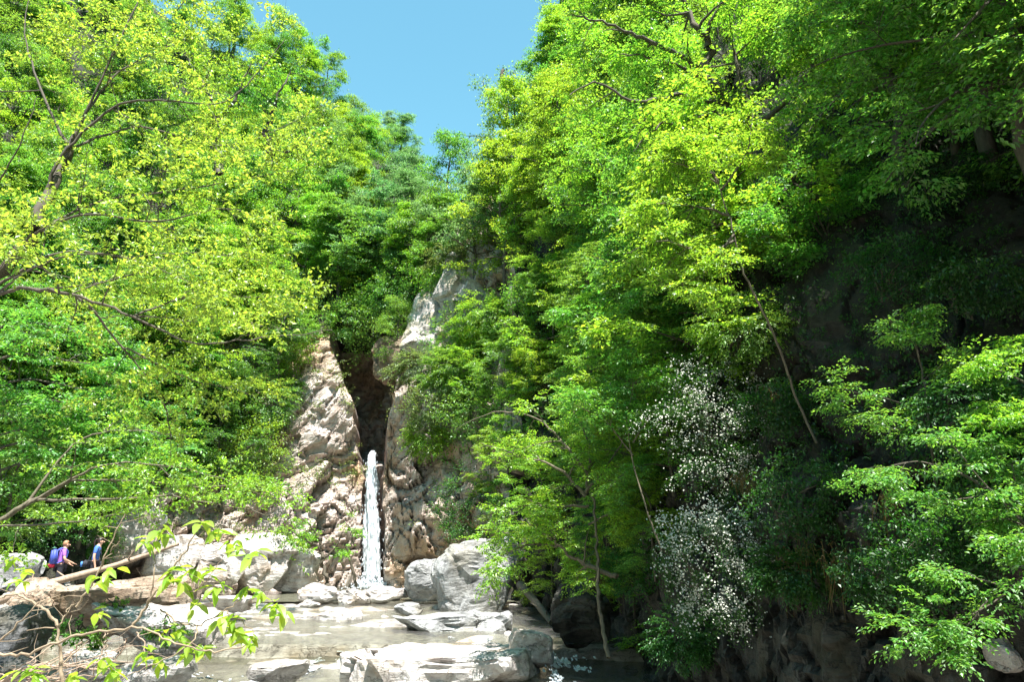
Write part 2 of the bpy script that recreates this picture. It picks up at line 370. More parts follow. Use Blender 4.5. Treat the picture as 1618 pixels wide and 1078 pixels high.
# ------------------------------------------------------------------ river bed, pools, ground
def bed_h(x, y):
    p = np.stack([x, y, 0 * x], 1)
    far = np.clip((y - 32.5 - .3 * vnoise(p * .5, 2)) / .8, 0, 1)
    mid = np.clip((y - 22 + .12 * (x + 6) - .5 * vnoise(p * .6, 4)) / .3, 0, 1)
    h_near = -.76 + .17 * fbm(p * np.array([.3, .75, 1]), 5, 21); h_mid = -.20 + .14 * fbm(p * np.array([.28, .8, 1]), 5, 22)
    b, e = blocks(p * np.array([.35, .7, 1]), 41, .8)
    h = h_near * (1 - mid) + h_mid * mid; h = h + .12 * b - .25 * np.clip(.06 - e, 0, .06)
    h = h * (1 - far) + (-.55) * far
    bar = np.exp(-(((x + 14.9) / 3.0) ** 2 + ((y - 25.6) / 1.5) ** 2)); h = h + 1.3 * bar
    lft = np.clip((-x - 10.5 - .15 * np.abs(y - 20)) / 5, 0, 1) * np.clip((24 - y) / 3, 0, 1); h = h + .35 * lft
    rgt = np.clip((x + .5 - (24 - y) * .12) / 1.5, 0, 1) * np.clip((34 - y) / 4, 0, 1)
    h = h - .25 * rgt
    h = h + .05 * fbm(p * 2.2, 3, 25)
    return h
nx, ny = 330, 300
xs = np.concatenate([np.linspace(-60, -19, 10, endpoint=False), np.linspace(-19, 7, nx), np.linspace(8, 40, 8)])
ys = np.concatenate([np.linspace(-30, 13, 12, endpoint=False), np.linspace(13, 42, ny), np.linspace(43, 60, 5)])
X, Yg = np.meshgrid(xs, ys, indexing='ij'); V = np.stack([X.ravel(), Yg.ravel(), bed_h(X.ravel(), Yg.ravel())], 1)
ix = np.arange(len(V)).reshape(X.shape); fq = np.stack([ix[:-1, :-1], ix[1:, :-1], ix[1:, 1:], ix[:-1, 1:]], -1).reshape(-1, 4)
o = link('riverbed', mesh_np('riverbed', V, fq, 4, M['bed'], True)); o['kind'] = 'structure'
def sheet(name, x0, x1, y0, y1, z, mat):
    V = np.array([(x0, y0, z), (x1, y0, z), (x1, y1, z), (x0, y1, z)]); o = link(name, mesh_np(name, V, [[0, 1, 2, 3]], 4, mat)); o['kind'] = 'structure'; return o
sheet('pool_water', -26, 3, 32.6, 45, -.02, M['pool'])
sheet('stream_water', -26, 4, 20.5, 32.9, -.13, M['stream'])
sheet('water', -30, 8, 6, 22.3, -.64, M['stream'])
G0 = np.array([(-900, -900, -3), (900, -900, -3), (900, 900, -3), (-900, 900, -3)])
o = link('ground', mesh_np('ground', G0, [[0, 1, 2, 3]], 4, M['hill'])); o['kind'] = 'structure'

bx_, by_ = np.meshgrid(np.concatenate([np.linspace(-80, -12, 34), np.linspace(-10, 4, 5), np.linspace(6, 60, 34)]), np.linspace(-95, 1.5, 60), indexing='ij')
bx_, by_ = bx_.ravel(), by_.ravel(); pb_ = np.stack([bx_, by_, 0 * bx_], 1)
def back_z(x, y):
    p = np.stack([x, y, 0 * x], 1); cxx = 6 * np.sin(y * .05)
    r = np.clip(x - cxx - 6, 0, 34) * 1.35; l = np.clip(-(x - cxx) - 17, 0, 40) * 1.2; b = np.clip(-y - 38, 0, 45) * 1.05
    return -.9 + np.maximum(np.maximum(r, l), b) + 1.2 * fbm(p * .12, 3, 15) * np.clip(np.maximum(np.maximum(r, l), b) / 6, 0, 1)
ixb = np.arange(len(bx_)).reshape(-1, 60); fb = np.stack([ixb[:-1, :-1], ixb[1:, :-1], ixb[1:, 1:], ixb[:-1, 1:]], -1).reshape(-1, 4)
o = link('hillside', mesh_np('hillside_back', np.stack([bx_, by_, back_z(bx_, by_)], 1), fb, 4, M['hill'], True)); o['kind'] = 'structure'

# ------------------------------------------------------------------ boulders
import bmesh
def ico(sub):
    bm = bmesh.new(); bmesh.ops.create_icosphere(bm, subdivisions=sub, radius=1)
    V = np.array([v.co[:] for v in bm.verts]); Fc = np.array([[v.index for v in f.verts] for f in bm.faces]); bm.free(); return V, Fc
ICO = {s: ico(s) for s in (2, 3, 4, 5)}
def boulder_mesh(seed, size, mat, sub=4, cuts=10, rough=.08, flat_top=False, blk=.2):
    rs = np.random.RandomState(seed); V, Fc = ICO[sub]; V = V.copy()
    V = np.sign(V) * np.abs(V) ** .62
    if flat_top: V[:, 2] = np.minimum(V[:, 2], .45 + .2 * V[:, 0] * rs.uniform(-1, 1))
    for _ in range(cuts):
        n = rs.normal(size=3); n[2] *= .7; n /= np.linalg.norm(n); d = rs.uniform(.62, .9)
        k = V @ n - d; V = V - np.clip(k, 0, None)[:, None] * n * .93
    sz = np.array(size) / 2; Vw = V * sz
    m = sz.mean()
    nr = V / np.linalg.norm(V, axis=1)[:, None]
    off = seed * 3.7
    b, e = blocks(Vw / m * 1.1 + off, seed, 1.0)
    d = (b * blk + fbm(Vw / m * 2.2 + off, 4, seed) * rough + fbm(Vw / m * 9 + off, 3, seed) * .012 - np.clip(.08 - e, 0, .08) * .6) * m
    Vw = Vw + nr * d[:, None]
    return mesh_np('boulder', Vw, Fc, 3, mat, False)
def boulder(x0, x1, y0, y1, Y, label, mat='boulder', seed=1, dep=1.0, name='boulder', cat='boulder', group=None, tilt=(0, 0, 0), **kw):
    c = pt((x0 + x1) / 2, (y0 + y1) / 2, Y); w = abs(pt(x1, (y0 + y1) / 2, Y)[0] - pt(x0, (y0 + y1) / 2, Y)[0]); h = abs(pt(x0, y0, Y)[2] - pt(x0, y1, Y)[2])
    me = boulder_mesh(seed, (w * 1.08, w * dep, h * 1.15), M[mat], **kw)
    o = thing(name, label, cat, c, group, me); o.rotation_euler = tilt; return o
R_ = math.radians
# (x0,x1,y0,y1, distance)
boulder(82, 292, 898, 1003, 19.2, 'big limestone block with sunlit flat top and brown shaded face under the fallen log', 'brownrock', seed=3, blk=.12, dep=.8, sub=5, cuts=7, flat_top=True, tilt=(R_(4), R_(-4), R_(8)))
boulder(160, 345, 948, 1022, 17.4, 'white tilted block with dark hollow below it beside the brown-faced block', seed=5, blk=.12, dep=.8, sub=5, cuts=7, flat_top=True, tilt=(R_(6), R_(6), R_(-6)))
boulder(-25, 88, 968, 1050, 15.6, 'rounded dark grey boulder at the frame edge below the driftwood', 'darkrock', seed=7, sub=5)
boulder(28, 112, 928, 990, 18.6, 'brown wedge shaped rock between the log and dark boulder', 'brownrock', seed=9, sub=5, tilt=(0, R_(30), 0))
boulder(285, 398, 936, 966, 26.5, 'low flat sunlit slab lying in the stream left of the pool rocks', seed=11, dep=.7, flat_top=True)
boulder(474, 548, 926, 956, 33, 'dark fissured rock at the lip of the waterfall pool', 'boulder', seed=13, dep=.7)
boulder(535, 582, 934, 957, 32.8, 'small pale rock in the row below the waterfall', seed=15, dep=.8)
boulder(578, 648, 929, 953, 33.4, 'flat brown rock just in front of the waterfall foot', seed=17, dep=.8)
boulder(470, 508, 950, 962, 31.5, 'tiny pale stone in front of the fissured pool rock', seed=18, dep=.8, sub=3)
boulder(640, 708, 888, 952, 33, 'blue-grey boulder between the waterfall and the largest boulder', 'grey', seed=19, dep=.8, sub=5, blk=.08)
boulder(692, 830, 864, 972, 31, 'largest rounded grey boulder under the bright leafy sprays', 'grey', seed=23, dep=.9, sub=5, cuts=9, blk=.07, tilt=(0, R_(-10), 0))
boulder(468, 572, 958, 1000, 27.3, 'broad white dry slab in the stream below the pool rocks', seed=25, dep=.8, flat_top=True)
boulder(555, 850, 1000, 1110, 19.3, 'large sunlit bedrock slab with dappled shade at the stream side', seed=27, dep=.8, sub=5, flat_top=True, cuts=5)
boulder(630, 800, 958, 1012, 24, 'grey shaded slab in front of the largest boulder', 'grey', seed=29, dep=.6, flat_top=True, sub=5, cuts=5)
boulder(795, 870, 1000, 1055, 19.5, 'rough angular rock at the right end of the dappled slab', seed=31, dep=.8)
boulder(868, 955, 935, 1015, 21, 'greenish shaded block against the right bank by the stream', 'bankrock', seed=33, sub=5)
boulder(140, 255, 808, 880, 34, 'white boulder with a fern at its foot behind the hikers', seed=35, dep=.7, sub=5)
boulder(225, 318, 850, 915, 35, 'pale upright rock on the left bank near the log tip', seed=37, dep=.7)
boulder(290, 392, 868, 932, 35.5, 'bright white bank boulder behind the sapling leaves', seed=39, dep=.7, sub=5)
boulder(350, 462, 852, 932, 36.8, 'broken white rock at the left edge of the pool', seed=41, dep=.7, sub=5)
boulder(425, 515, 862, 930, 38, 'square white rock at the foot of the left cliff', seed=43, dep=.6)
boulder(-10, 60, 880, 935, 26.5, 'grey bank rock at the picture edge behind the hikers path', 'grey', seed=45, dep=.8)
boulder(95, 175, 1020, 1075, 14.8, 'flat brown rock under the dry twigs in the corner', seed=47, flat_top=True)
boulder(-30, 60, 1040, 1110, 13.5, 'dark jagged rock in the bottom corner beneath the brush', 'darkrock', seed=49)
boulder(170, 310, 1030, 1090, 15.3, 'low wet rock at the near edge of the stream', 'bed', seed=51, flat_top=True, dep=.7)
boulder(390, 480, 1040, 1078, 17, 'low brown rock breaking the near stream surface', 'bed', seed=53, flat_top=True)
boulder(1562, 1608, 1008, 1058, 9.2, 'ochre and grey stone at the right frame edge below the leaves', 'boulder', seed=55)
boulder(620, 668, 955, 972, 28, 'small blue-grey stone beside the shaded slab', 'grey', seed=57, sub=3)
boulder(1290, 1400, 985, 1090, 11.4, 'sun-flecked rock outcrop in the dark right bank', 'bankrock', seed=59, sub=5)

boulder(642, 742, 452, 572, 41.9, 'grey-white rock outcrop stained dark, high right of the slot', 'outcrop', seed=165, dep=.5, cuts=14, tilt=(R_(-12), R_(30), 0), sub=5, name='rock_outcrop', cat='outcrop')
boulder(690, 775, 410, 510, 41.4, 'jagged pale rock linking the grey-white outcrop to the ochre-stained one', 'outcrop', seed=172, dep=.5, sub=5, name='rock_outcrop', cat='outcrop', cuts=16, blk=.35)
boulder(738, 815, 388, 455, 41.6, 'pale ochre-stained outcrop above the grey-white one', 'outcrop', seed=63, dep=.7, sub=5, blk=.38, cuts=15, name='rock_outcrop', cat='outcrop')
boulder(795, 880, 368, 440, 42.3, 'broken pale outcrop at the right end of the upper ledge', 'outcrop', seed=65, dep=.7, sub=5, blk=.38, cuts=15, name='rock_outcrop', cat='outcrop')
boulder(770, 835, 322, 375, 44.5, 'weathered brown rock under the olive shrub above the outcrops', 'cliff', seed=67, dep=.6, sub=4, name='rock_outcrop', cat='outcrop')
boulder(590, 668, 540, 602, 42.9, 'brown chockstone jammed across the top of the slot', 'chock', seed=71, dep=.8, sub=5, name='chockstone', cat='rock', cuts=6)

# loose stones: real ones, counted, along the water's edge and on the bars
stone_me = [boulder_mesh(100 + k, (1, .8, .6), M['boulder' if k % 3 else 'grey'], sub=2, cuts=7) for k in range(6)]
rs = np.random.RandomState(5)
STONE_ZONES = [('left gravel bar by the hikers', (-17, -12, 24.2, 27.5), 44), ('water edge under the left cliff', (-16, -9, 37, 39.3), 30),
               ('stream bed near the big slab', (-6, 1, 17, 31), 26), ('foot of the shaded right bank', (1.2, 4, 15, 22), 24), ('left boulder pile', (-13, -7, 14, 19), 30)]
for zn, (x0, x1, y0, y1), n in STONE_ZONES:
    for k in range(n):
        x, y = rs.uniform(x0, x1), rs.uniform(y0, y1); sz = rs.uniform(.14, .5) ** 1.1
        z = bed_h(np.array([x]), np.array([y]))[0]
        o = thing('stone', 'loose grey-white stone lying at the ' + zn, 'stone', (x, y, z + sz * .12), 'stones on the ' + zn, stone_me[rs.randint(6)], 0, sz)
        o.rotation_euler = (rs.uniform(-.4, .4), rs.uniform(-.4, .4), rs.uniform(0, 6))

# ------------------------------------------------------------------ waterfall
def waterfall():
    rs = np.random.RandomState(3)
    top = pt(590, 712, 42.7); bot = pt(588, 926, 41.0)
    root = thing('waterfall', 'narrow white waterfall dropping from the slot between the cliffs', 'waterfall', (bot[0], bot[1], 0))
    base = np.array([bot[0], bot[1], 0]); H = top[2]
    def strand(cx, w, n, seed, yo):
        V = []; Fc = []; m = 22
        for j in range(n):
            t = j / (n - 1); z = H * (1 - t) - .22 * math.exp(-t * 30) * (1 + math.sin(seed)) 
            x = cx * (.35 + .65 * t) + (top[0] - bot[0]) * (1 - t) + .05 * math.sin(t * 9 + seed)
            y = (top[1] - bot[1]) * (1 - t ** .4) + yo + .7 * math.exp(-t * 40)
            ww = w * (.45 + .2 * min(1, t * 8) + .85 * t + .14 * math.sin(t * 13 + seed * 2))
            for i in range(m):
                an = 2 * math.pi * i / m
                rr = 1 + .30 * vnoise(np.array([[math.cos(an) * 2 + seed, math.sin(an) * 2, t * 9.0]]), seed)[0] + .34 * vnoise(np.array([[an * 3, seed, t * 34.0]]), seed)[0]
                V.append((x + math.cos(an) * ww * rr * .5, y + math.sin(an) * .2 * rr, z + (0.1 if j else 0)))
        for j in range(n - 1):
            for i in range(m):
                Fc.append((j * m + i, (j + 1) * m + i, (j + 1) * m + (i + 1) % m, j * m + (i + 1) % m))
        return V, Fc
    for cx, w, yo in ((-.06, .58, 0), (.2, .36, -.06), (-.34, .26, .05), (.04, .3, -.16), (.36, .12, -.1), (-.16, .18, -.2)):
        V, Fc = strand(cx, w, 70, rs.randint(99), yo)
        link('falling_water', mesh_np('falling_water', V, Fc, 4, M['foam'], True), root)
    # spray at the foot: droplets and foam lumps
    V0, F0 = ICO[2]; V = []; Fc = []; k = 0
    for _ in range(900):
        an = rs.uniform(0, 6.28); r = abs(rs.normal(0, .75)); s = rs.uniform(.015, .09) * (1.4 - min(r, 1))
        p = np.array([math.cos(an) * r * 1.2, math.sin(an) * r * .6 - .2, abs(rs.normal(0, .28)) * (1.2 - min(r, 1)) + .02])
        V.append(V0[:] * s * np.array([1, 1, 1.4]) + p); Fc.append(F0 + k); k += len(V0)
    for _ in range(700):
        t = rs.uniform(.02, 1) ** .7; z = H * (1 - t); s = rs.uniform(.006, .03); x = (top[0] - bot[0]) * (1 - t) + rs.normal(0, .16 + .38 * t ** 2)
        V.append(V0 * s * np.array([.8, .8, 3.0]) + np.array([x, (top[1] - bot[1]) * (1 - t ** .5) - .12 + rs.normal(0, .08), z])); Fc.append(F0 + k); k += len(V0)
    o = link('splash', mesh_np('splash', np.concatenate(V), np.concatenate(Fc), 3, M['foam'], True), root); o['kind'] = 'stuff'
waterfall()
# foam riffles on the stream
def riffle(pts, n, wid, hgt, seed):
    rs = np.random.RandomState(seed); V0, F0 = ICO[2]; V = []; Fc = []; k = 0
    P = np.array(pts, float); L = np.r_[0, np.cumsum(np.linalg.norm(np.diff(P, axis=0), axis=1))]
    for _ in range(n):
        s = rs.uniform(0, L[-1]); c = np.array([np.interp(s, L, P[:, q]) for q in range(3)])
        c = c + np.array([rs.normal(0, wid), rs.normal(0, wid), abs(rs.normal(0, hgt))])
        if vnoise(c[None] * 2.3, seed)[0] < -.05: continue
        sz = rs.uniform(.006, .03); dd = P[min(np.searchsorted(L, s), len(P) - 1)] - P[0]; dd = dd / (np.linalg.norm(dd) + 1e-9)
        q_ = V0 * sz * rs.uniform(.6, 1.8, 3) * np.array([1, 1, .6]); V.append(q_ + (q_ @ dd)[:, None] * dd * rs.uniform(1, 4) + c); Fc.append(F0 + k); k += len(V0)
    return np.concatenate(V), np.concatenate(Fc)
for lab, pts, n, wd, sd_ in (('white riffle foaming over the ledge across the stream', [(-10, 22.9, -.5), (-6, 22.4, -.55), (-4.4, 22.1, -.5)], 1100, .13, 1),
                            ('foam on the chute beside the dappled slab', [(-4.9, 21, -.6), (-5.4, 19.5, -.62), (-6, 18, -.62)], 800, .2, 2),
                            ('white flecks on the fast shallow water in the foreground', [(-11, 19.5, -.62), (-8, 18, -.62), (-6.5, 16.4, -.62), (-4, 15.5, -.62)], 1500, .55, 5),
                            ('small blue-white cascade in the shade of the right bank', [(1.2, 20.5, -.3), (1.35, 19.2, -.5), (1.3, 17.2, -.6)], 1000, .22, 3)):
    V, Fc = riffle(pts, n, wd, .012, sd_); o = link('foam', mesh_np('foam', V, Fc, 3, M['foam'], True)); o['label'] = lab; o['category'] = 'foam'; o['kind'] = 'stuff'

# ------------------------------------------------------------------ vegetation toolkit
def tube(V, Fc, P, Rr, n=6):
    P = np.asarray(P, float); k0 = len(V)
    T = np.gradient(P, axis=0); T /= np.linalg.norm(T, axis=1)[:, None] + 1e-9
    ref = np.array([0, 0, 1.]) if abs(T[0, 2]) < .9 else np.array([1., 0, 0])
    for p, d, r in zip(P, T, Rr):
        s = np.cross(d, ref); s /= np.linalg.norm(s) + 1e-9; u = np.cross(s, d)
        for i in range(n):
            a = 2 * math.pi * i / n; V.append(p + (s * math.cos(a) + u * math.sin(a)) * r)
    for j in range(len(P) - 1):
        for i in range(n): Fc.append((k0 + j * n + i, k0 + (j + 1) * n + i, k0 + (j + 1) * n + (i + 1) % n, k0 + j * n + (i + 1) % n))

def smooth_line(pts, n):
    P = np.asarray(pts, float)
    if len(P) < 3: t = np.linspace(0, 1, n)[:, None]; return P[0] * (1 - t) + P[-1] * t
    L = np.r_[0, np.cumsum(np.linalg.norm(np.diff(P, axis=0), axis=1))]; s = np.linspace(0, L[-1], n)
    # catmull-rom
    out = []
    for v in s:
        i = min(max(np.searchsorted(L, v) - 1, 0), len(P) - 2); t = (v - L[i]) / (L[i + 1] - L[i])
        p0, p1, p2, p3 = P[max(i - 1, 0)], P[i], P[i + 1], P[min(i + 2, len(P) - 1)]
        out.append(.5 * (2 * p1 + (p2 - p0) * t + (2 * p0 - 5 * p1 + 4 * p2 - p3) * t * t + (3 * p1 - p0 - 3 * p2 + p3) * t ** 3))
    return np.array(out)

def spray_template(rs, kind):
    """unit-long leafy twig lying in its plane (x along, z up): leaf positions, directions, lengths"""
    pos, dr, ln = [], [], []
    if kind == 'fan':              # hornbeam-like flat spray
        for j in range(9):
            x = .12 + j * .1
            for sgn in (-1, 1):
                nl = 1 + (j < 7)
                for q in range(nl):
                    off = (.03 + q * .17) * (1.1 - x * .5); pos.append((x + off * .5, sgn * off, -.22 * x * x - .15 * off)); dr.append((.8, sgn * .8, -.15)); ln.append(1 - .3 * x)
        pos.append((1, 0, -.24)); dr.append((1, 0, -.3)); ln.append(.8)
    elif kind == 'tuft':           # clusters at twig ends
        for j in range(5):
            c = np.array([.15 + j * .2, rs.uniform(-.2, .2), rs.uniform(-.1, .15)])
            for q in range(5):
                d = rs.normal(size=3) + np.array([.6, 0, .2]); d /= np.linalg.norm(d); pos.append(c + d * .03); dr.append(d); ln.append(rs.uniform(.7, 1.1))
    else:                          # loose
        for j in range(22):
            c = np.array([rs.uniform(.05, 1), rs.uniform(-.35, .35), rs.uniform(-.18, .14)]); d = rs.normal(size=3) + np.array([.5, 0, -.2]); d /= np.linalg.norm(d)
            pos.append(c); dr.append(d); ln.append(rs.uniform(.6, 1.1))
    return np.array(pos, float), np.array(dr, float), np.array(ln, float)

def leaves_mesh(name, O, D, S_, kind, L, mat, seed, droop=.15, width=.55, jit=.35, keep=1.0):
    """O (n,3) spray roots, D (n,3) directions, S_ (n) lengths; leaf length L (m)"""
    rs = np.random.RandomState(seed); n = len(O)
    D = D / (np.linalg.norm(D, axis=1)[:, None] + 1e-9)
    up = np.array([0, 0, 1.]) + rs.normal(0, .22, (n, 3)); Yv = np.cross(up, D); Yv /= np.linalg.norm(Yv, axis=1)[:, None] + 1e-9; Zv = np.cross(D, Yv)
    tp, td, tl = spray_template(rs, kind); m = len(tp)
    Rm = np.stack([D, Yv, Zv], 1)           # rows are axes
    P = O[:, None, :] + (tp[None] @ Rm) * S_[:, None, None]
    LD = (td[None] @ Rm) + rs.normal(0, jit, (n, m, 3)); LD[..., 2] -= droop
    P = P + rs.normal(0, .035, P.shape) * S_[:, None, None]
    LD /= np.linalg.norm(LD, axis=2)[..., None]
    LN = np.broadcast_to(Zv[:, None, :], P.shape) + rs.normal(0, jit, P.shape)
    Ln = L * tl[None] * rs.uniform(.45, 1.35, (n, m))
    P = P.reshape(-1, 3); LD = LD.reshape(-1, 3); LN = LN.reshape(-1, 3); Ln = Ln.ravel()
    if keep < 1: k = rs.rand(len(P)) < keep; P, LD, LN, Ln = P[k], LD[k], LN[k], Ln[k]
    Sd = np.cross(LD, LN); Sd /= np.linalg.norm(Sd, axis=1)[:, None] + 1e-9; Nn = np.cross(Sd, LD)
    h = Ln[:, None]
    a = P; b = P + LD * h * .45 + Sd * h * width * .5 + Nn * h * .08; c = P + LD * h - Nn * h * .08; d = P + LD * h * .45 - Sd * h * width * .5 + Nn * h * .08
    V = np.stack([a, b, c, d], 1).reshape(-1, 3); i = np.arange(len(P))[:, None] * 4
    Fc = np.concatenate([i + np.array([[0, 1, 2]]), i + np.array([[0, 2, 3]])], 1).reshape(-1, 3)
    return mesh_np(name, V, Fc, 3, mat)

def grow(rs, P, R0, level, tips, V, Fc, spread=1.0, nsub=5, depthmax=2, sub_len=.45, up=.15, dens=1.0, bare=.25, sides=6):
    """branch line P with base radius R0: draw it, put side branches and leafy sprays on it"""
    n = len(P); Rr = R0 * (1 - np.linspace(0, 1, n) ** .9 * .85) ; tube(V, Fc, P, Rr, sides if level < 2 else 4)
    L = np.linalg.norm(np.diff(P, axis=0), axis=1).sum()
    for k in range(nsub if level < depthmax else 0):
        t = rs.uniform(bare, .97); i = int(t * (n - 1)); base = P[i]; d = P[min(i + 1, n - 1)] - P[max(i - 1, 0)]; d /= np.linalg.norm(d) + 1e-9
        side = rs.normal(size=3); side[2] = side[2] * .35 + up; side -= d * side.dot(d); side /= np.linalg.norm(side) + 1e-9
        dd = d * rs.uniform(.35, .8) + side * spread; dd /= np.linalg.norm(dd)
        ll = L * sub_len * rs.uniform(.6, 1.15) * (1.15 - t * .55)
        m = 7; q = [base]; cur = dd.copy()
        for s in range(m - 1):
            cur = cur + rs.normal(0, .13, 3) + np.array([0, 0, -.03]); cur /= np.linalg.norm(cur); q.append(q[-1] + cur * ll / (m - 1))
        grow(rs, np.array(q), R0 * (1 - .85 * t) * .55, level + 1, tips, V, Fc, spread, nsub, depthmax, sub_len, up, dens, .15)
    if level >= 1 or depthmax == 0:
        m = max(2, int(dens * L * (2.0 if level == 1 else 3.2)))
        for k in range(m):
            t = rs.uniform(.3 if level == 1 else .15, 1) if k else 1.; i = min(int(t * (n - 1)), n - 2); p = P[i] + (P[i + 1] - P[i]) * rs.rand()
            d = P[i + 1] - P[i]; d = d / (np.linalg.norm(d) + 1e-9)
            s = rs.normal(size=3); s[2] *= .3; d = d * .6 + s * .6; d[2] = d[2] * .5 - .02
            tips.append((p, d))

def tree_meshes(seed, H, R, base=.3, kind='fan', L=.11, spr=.75, mat='leaf_green', lean=(0, 0), limbs=14, nsub=5, dens=1.0, trunk_r=.13, bark='bark', droop=.15, layered=.4, umbrella=1.0, keep=1.0, sub_len=.45):
    rs = np.random.RandomState(seed); V, Fc, tips = [], [], []
    tp = [np.array([0, 0, -.6])]
    for j in range(1, 9):
        t = j / 8; tp.append(np.array([lean[0] * t * t * H + rs.normal(0, .03 * H) * t, lean[1] * t * t * H + rs.normal(0, .03 * H) * t, H * .93 * t]))
    TPn = smooth_line(tp, 16); tube(V, Fc, TPn, trunk_r * (1 - .85 * np.linspace(0, 1, 16)), 8)
    for k in range(limbs):
        t = base + (1 - base) * (k + rs.rand()) / limbs; i = min(int(t * 15), 14); b = TPn[i]
        az = k * 2.4 + rs.uniform(-.5, .5); f = (t - base) / (1 - base)
        r = R * (math.sin(math.pi * min(1, .28 + .72 * f) ** 1.0) * .75 + .3) * rs.uniform(.7, 1.15) * umbrella
        el = .15 + .8 * f
        q = [b]; cur = np.array([math.cos(az) * math.cos(el), math.sin(az) * math.cos(el), math.sin(el) + .12])
        for s in range(8):
            cur = cur + rs.normal(0, .1, 3) + np.array([0, 0, -.09 * layered * 2]); cur /= np.linalg.norm(cur); q.append(q[-1] + cur * r / 8)
        grow(rs, np.array(q), trunk_r * (1 - .8 * t) * .55, 0, tips, V, Fc, 1.0, nsub, 2, sub_len, .12, dens, .2, 5)
    O = np.array([a for a, _ in tips]); D = np.array([b for _, b in tips]); D[:, 2] *= (1 - layered)
    S_ = spr * rs.uniform(.6, 1.2, len(O))
    crown = leaves_mesh('crown', O, D, S_, kind, L, M[mat], seed + 1, droop, keep=keep)
    trunk = mesh_np('trunk', np.array(V), Fc, 4, M[bark], True)
    return trunk, crown

VAR = {}
def variant(key, **kw): VAR[key] = tree_meshes(**kw)
# the same shapes serve several leaf colours: copies of the crown mesh with another material
variant('broadA', seed=1, H=7.5, R=2.9, kind='fan', L=.15, spr=.85, limbs=13, nsub=4, dens=.8, mat='leaf_green')
variant('broadB', seed=2, H=8.5, R=2.7, kind='fan', L=.14, spr=.8, limbs=14, nsub=4, dens=.8, mat='leaf_green', layered=.6)
variant('looseA', seed=3, H=8.0, R=2.6, kind='loose', L=.14, spr=.7, limbs=14, nsub=4, dens=.9, mat='leaf_lime')
variant('looseB', seed=4, H=6.5, R=3.0, kind='tuft', L=.13, spr=.65, limbs=13, nsub=4, dens=.9, mat='leaf_lime')
variant('tall', seed=5, H=11, R=2.6, kind='loose', L=.15, spr=.75, limbs=18, nsub=4, dens=.75, base=.22, mat='leaf_green')
variant('bush', seed=6, H=3.2, R=1.9, kind='loose', L=.10, spr=.5, limbs=12, nsub=4, dens=1.1, base=.08, trunk_r=.05, mat='leaf_green')
variant('bushfan', seed=7, H=3.4, R=2.0, kind='fan', L=.10, spr=.5, limbs=12, nsub=4, dens=1.0, base=.08, trunk_r=.05, mat='leaf_green')
variant('sparse', seed=8, H=10, R=2.0, kind='loose', L=.11, spr=.6, limbs=14, nsub=4, dens=.35, base=.3, mat='leaf_blue')
variant('nearfan', seed=9, H=6.0, R=2.5, kind='fan', L=.085, spr=.5, limbs=13, nsub=5, dens=1.1, base=.15, trunk_r=.06, mat='leaf_green', layered=.7)
variant('nearloose', seed=10, H=7.0, R=2.8, kind='loose', L=.085, spr=.5, limbs=14, nsub=5, dens=1.1, base=.25, trunk_r=.10, mat='leaf_lime')
variant('canopy', seed=11, H=9, R=3.8, kind='fan', L=.10, spr=.6, limbs=14, nsub=6, dens=.8, base=.4, trunk_r=.16, mat='leaf_lime', layered=.7)
_cm = {}
def crown_of(key, mat):
    if (key, mat) not in _cm:
        me = VAR[key][1].copy() if VAR[key][1].materials[0] != M[mat] else VAR[key][1]
        if me is not VAR[key][1]: me.materials.clear(); me.materials.append(M[mat])
        _cm[(key, mat)] = me
    return _cm[(key, mat)]
TREES = []
def put_tree(key, mat, base, scale, rotz, lean=(0, 0), name='tree', sz=1.0):
    root = bpy.data.objects.new(name, None); COL.objects.link(root); root.location = base; root.rotation_euler = (lean[0], lean[1], rotz); root.scale = (scale, scale, scale * sz)
    link('trunk', VAR[key][0], root); link('crown', crown_of(key, mat), root)
    H = {'broadA': 7.5, 'broadB': 8.5, 'looseA': 8, 'looseB': 6.5, 'tall': 11, 'bush': 3.2, 'bushfan': 3.4, 'sparse': 10, 'nearfan': 6, 'nearloose': 7, 'canopy': 9}[key] * scale * sz
    x, y = proj(np.array(base) + np.array([0, 0, H * .62])); TREES.append((root, key, mat, float(x), float(y), base[1], H)); return root

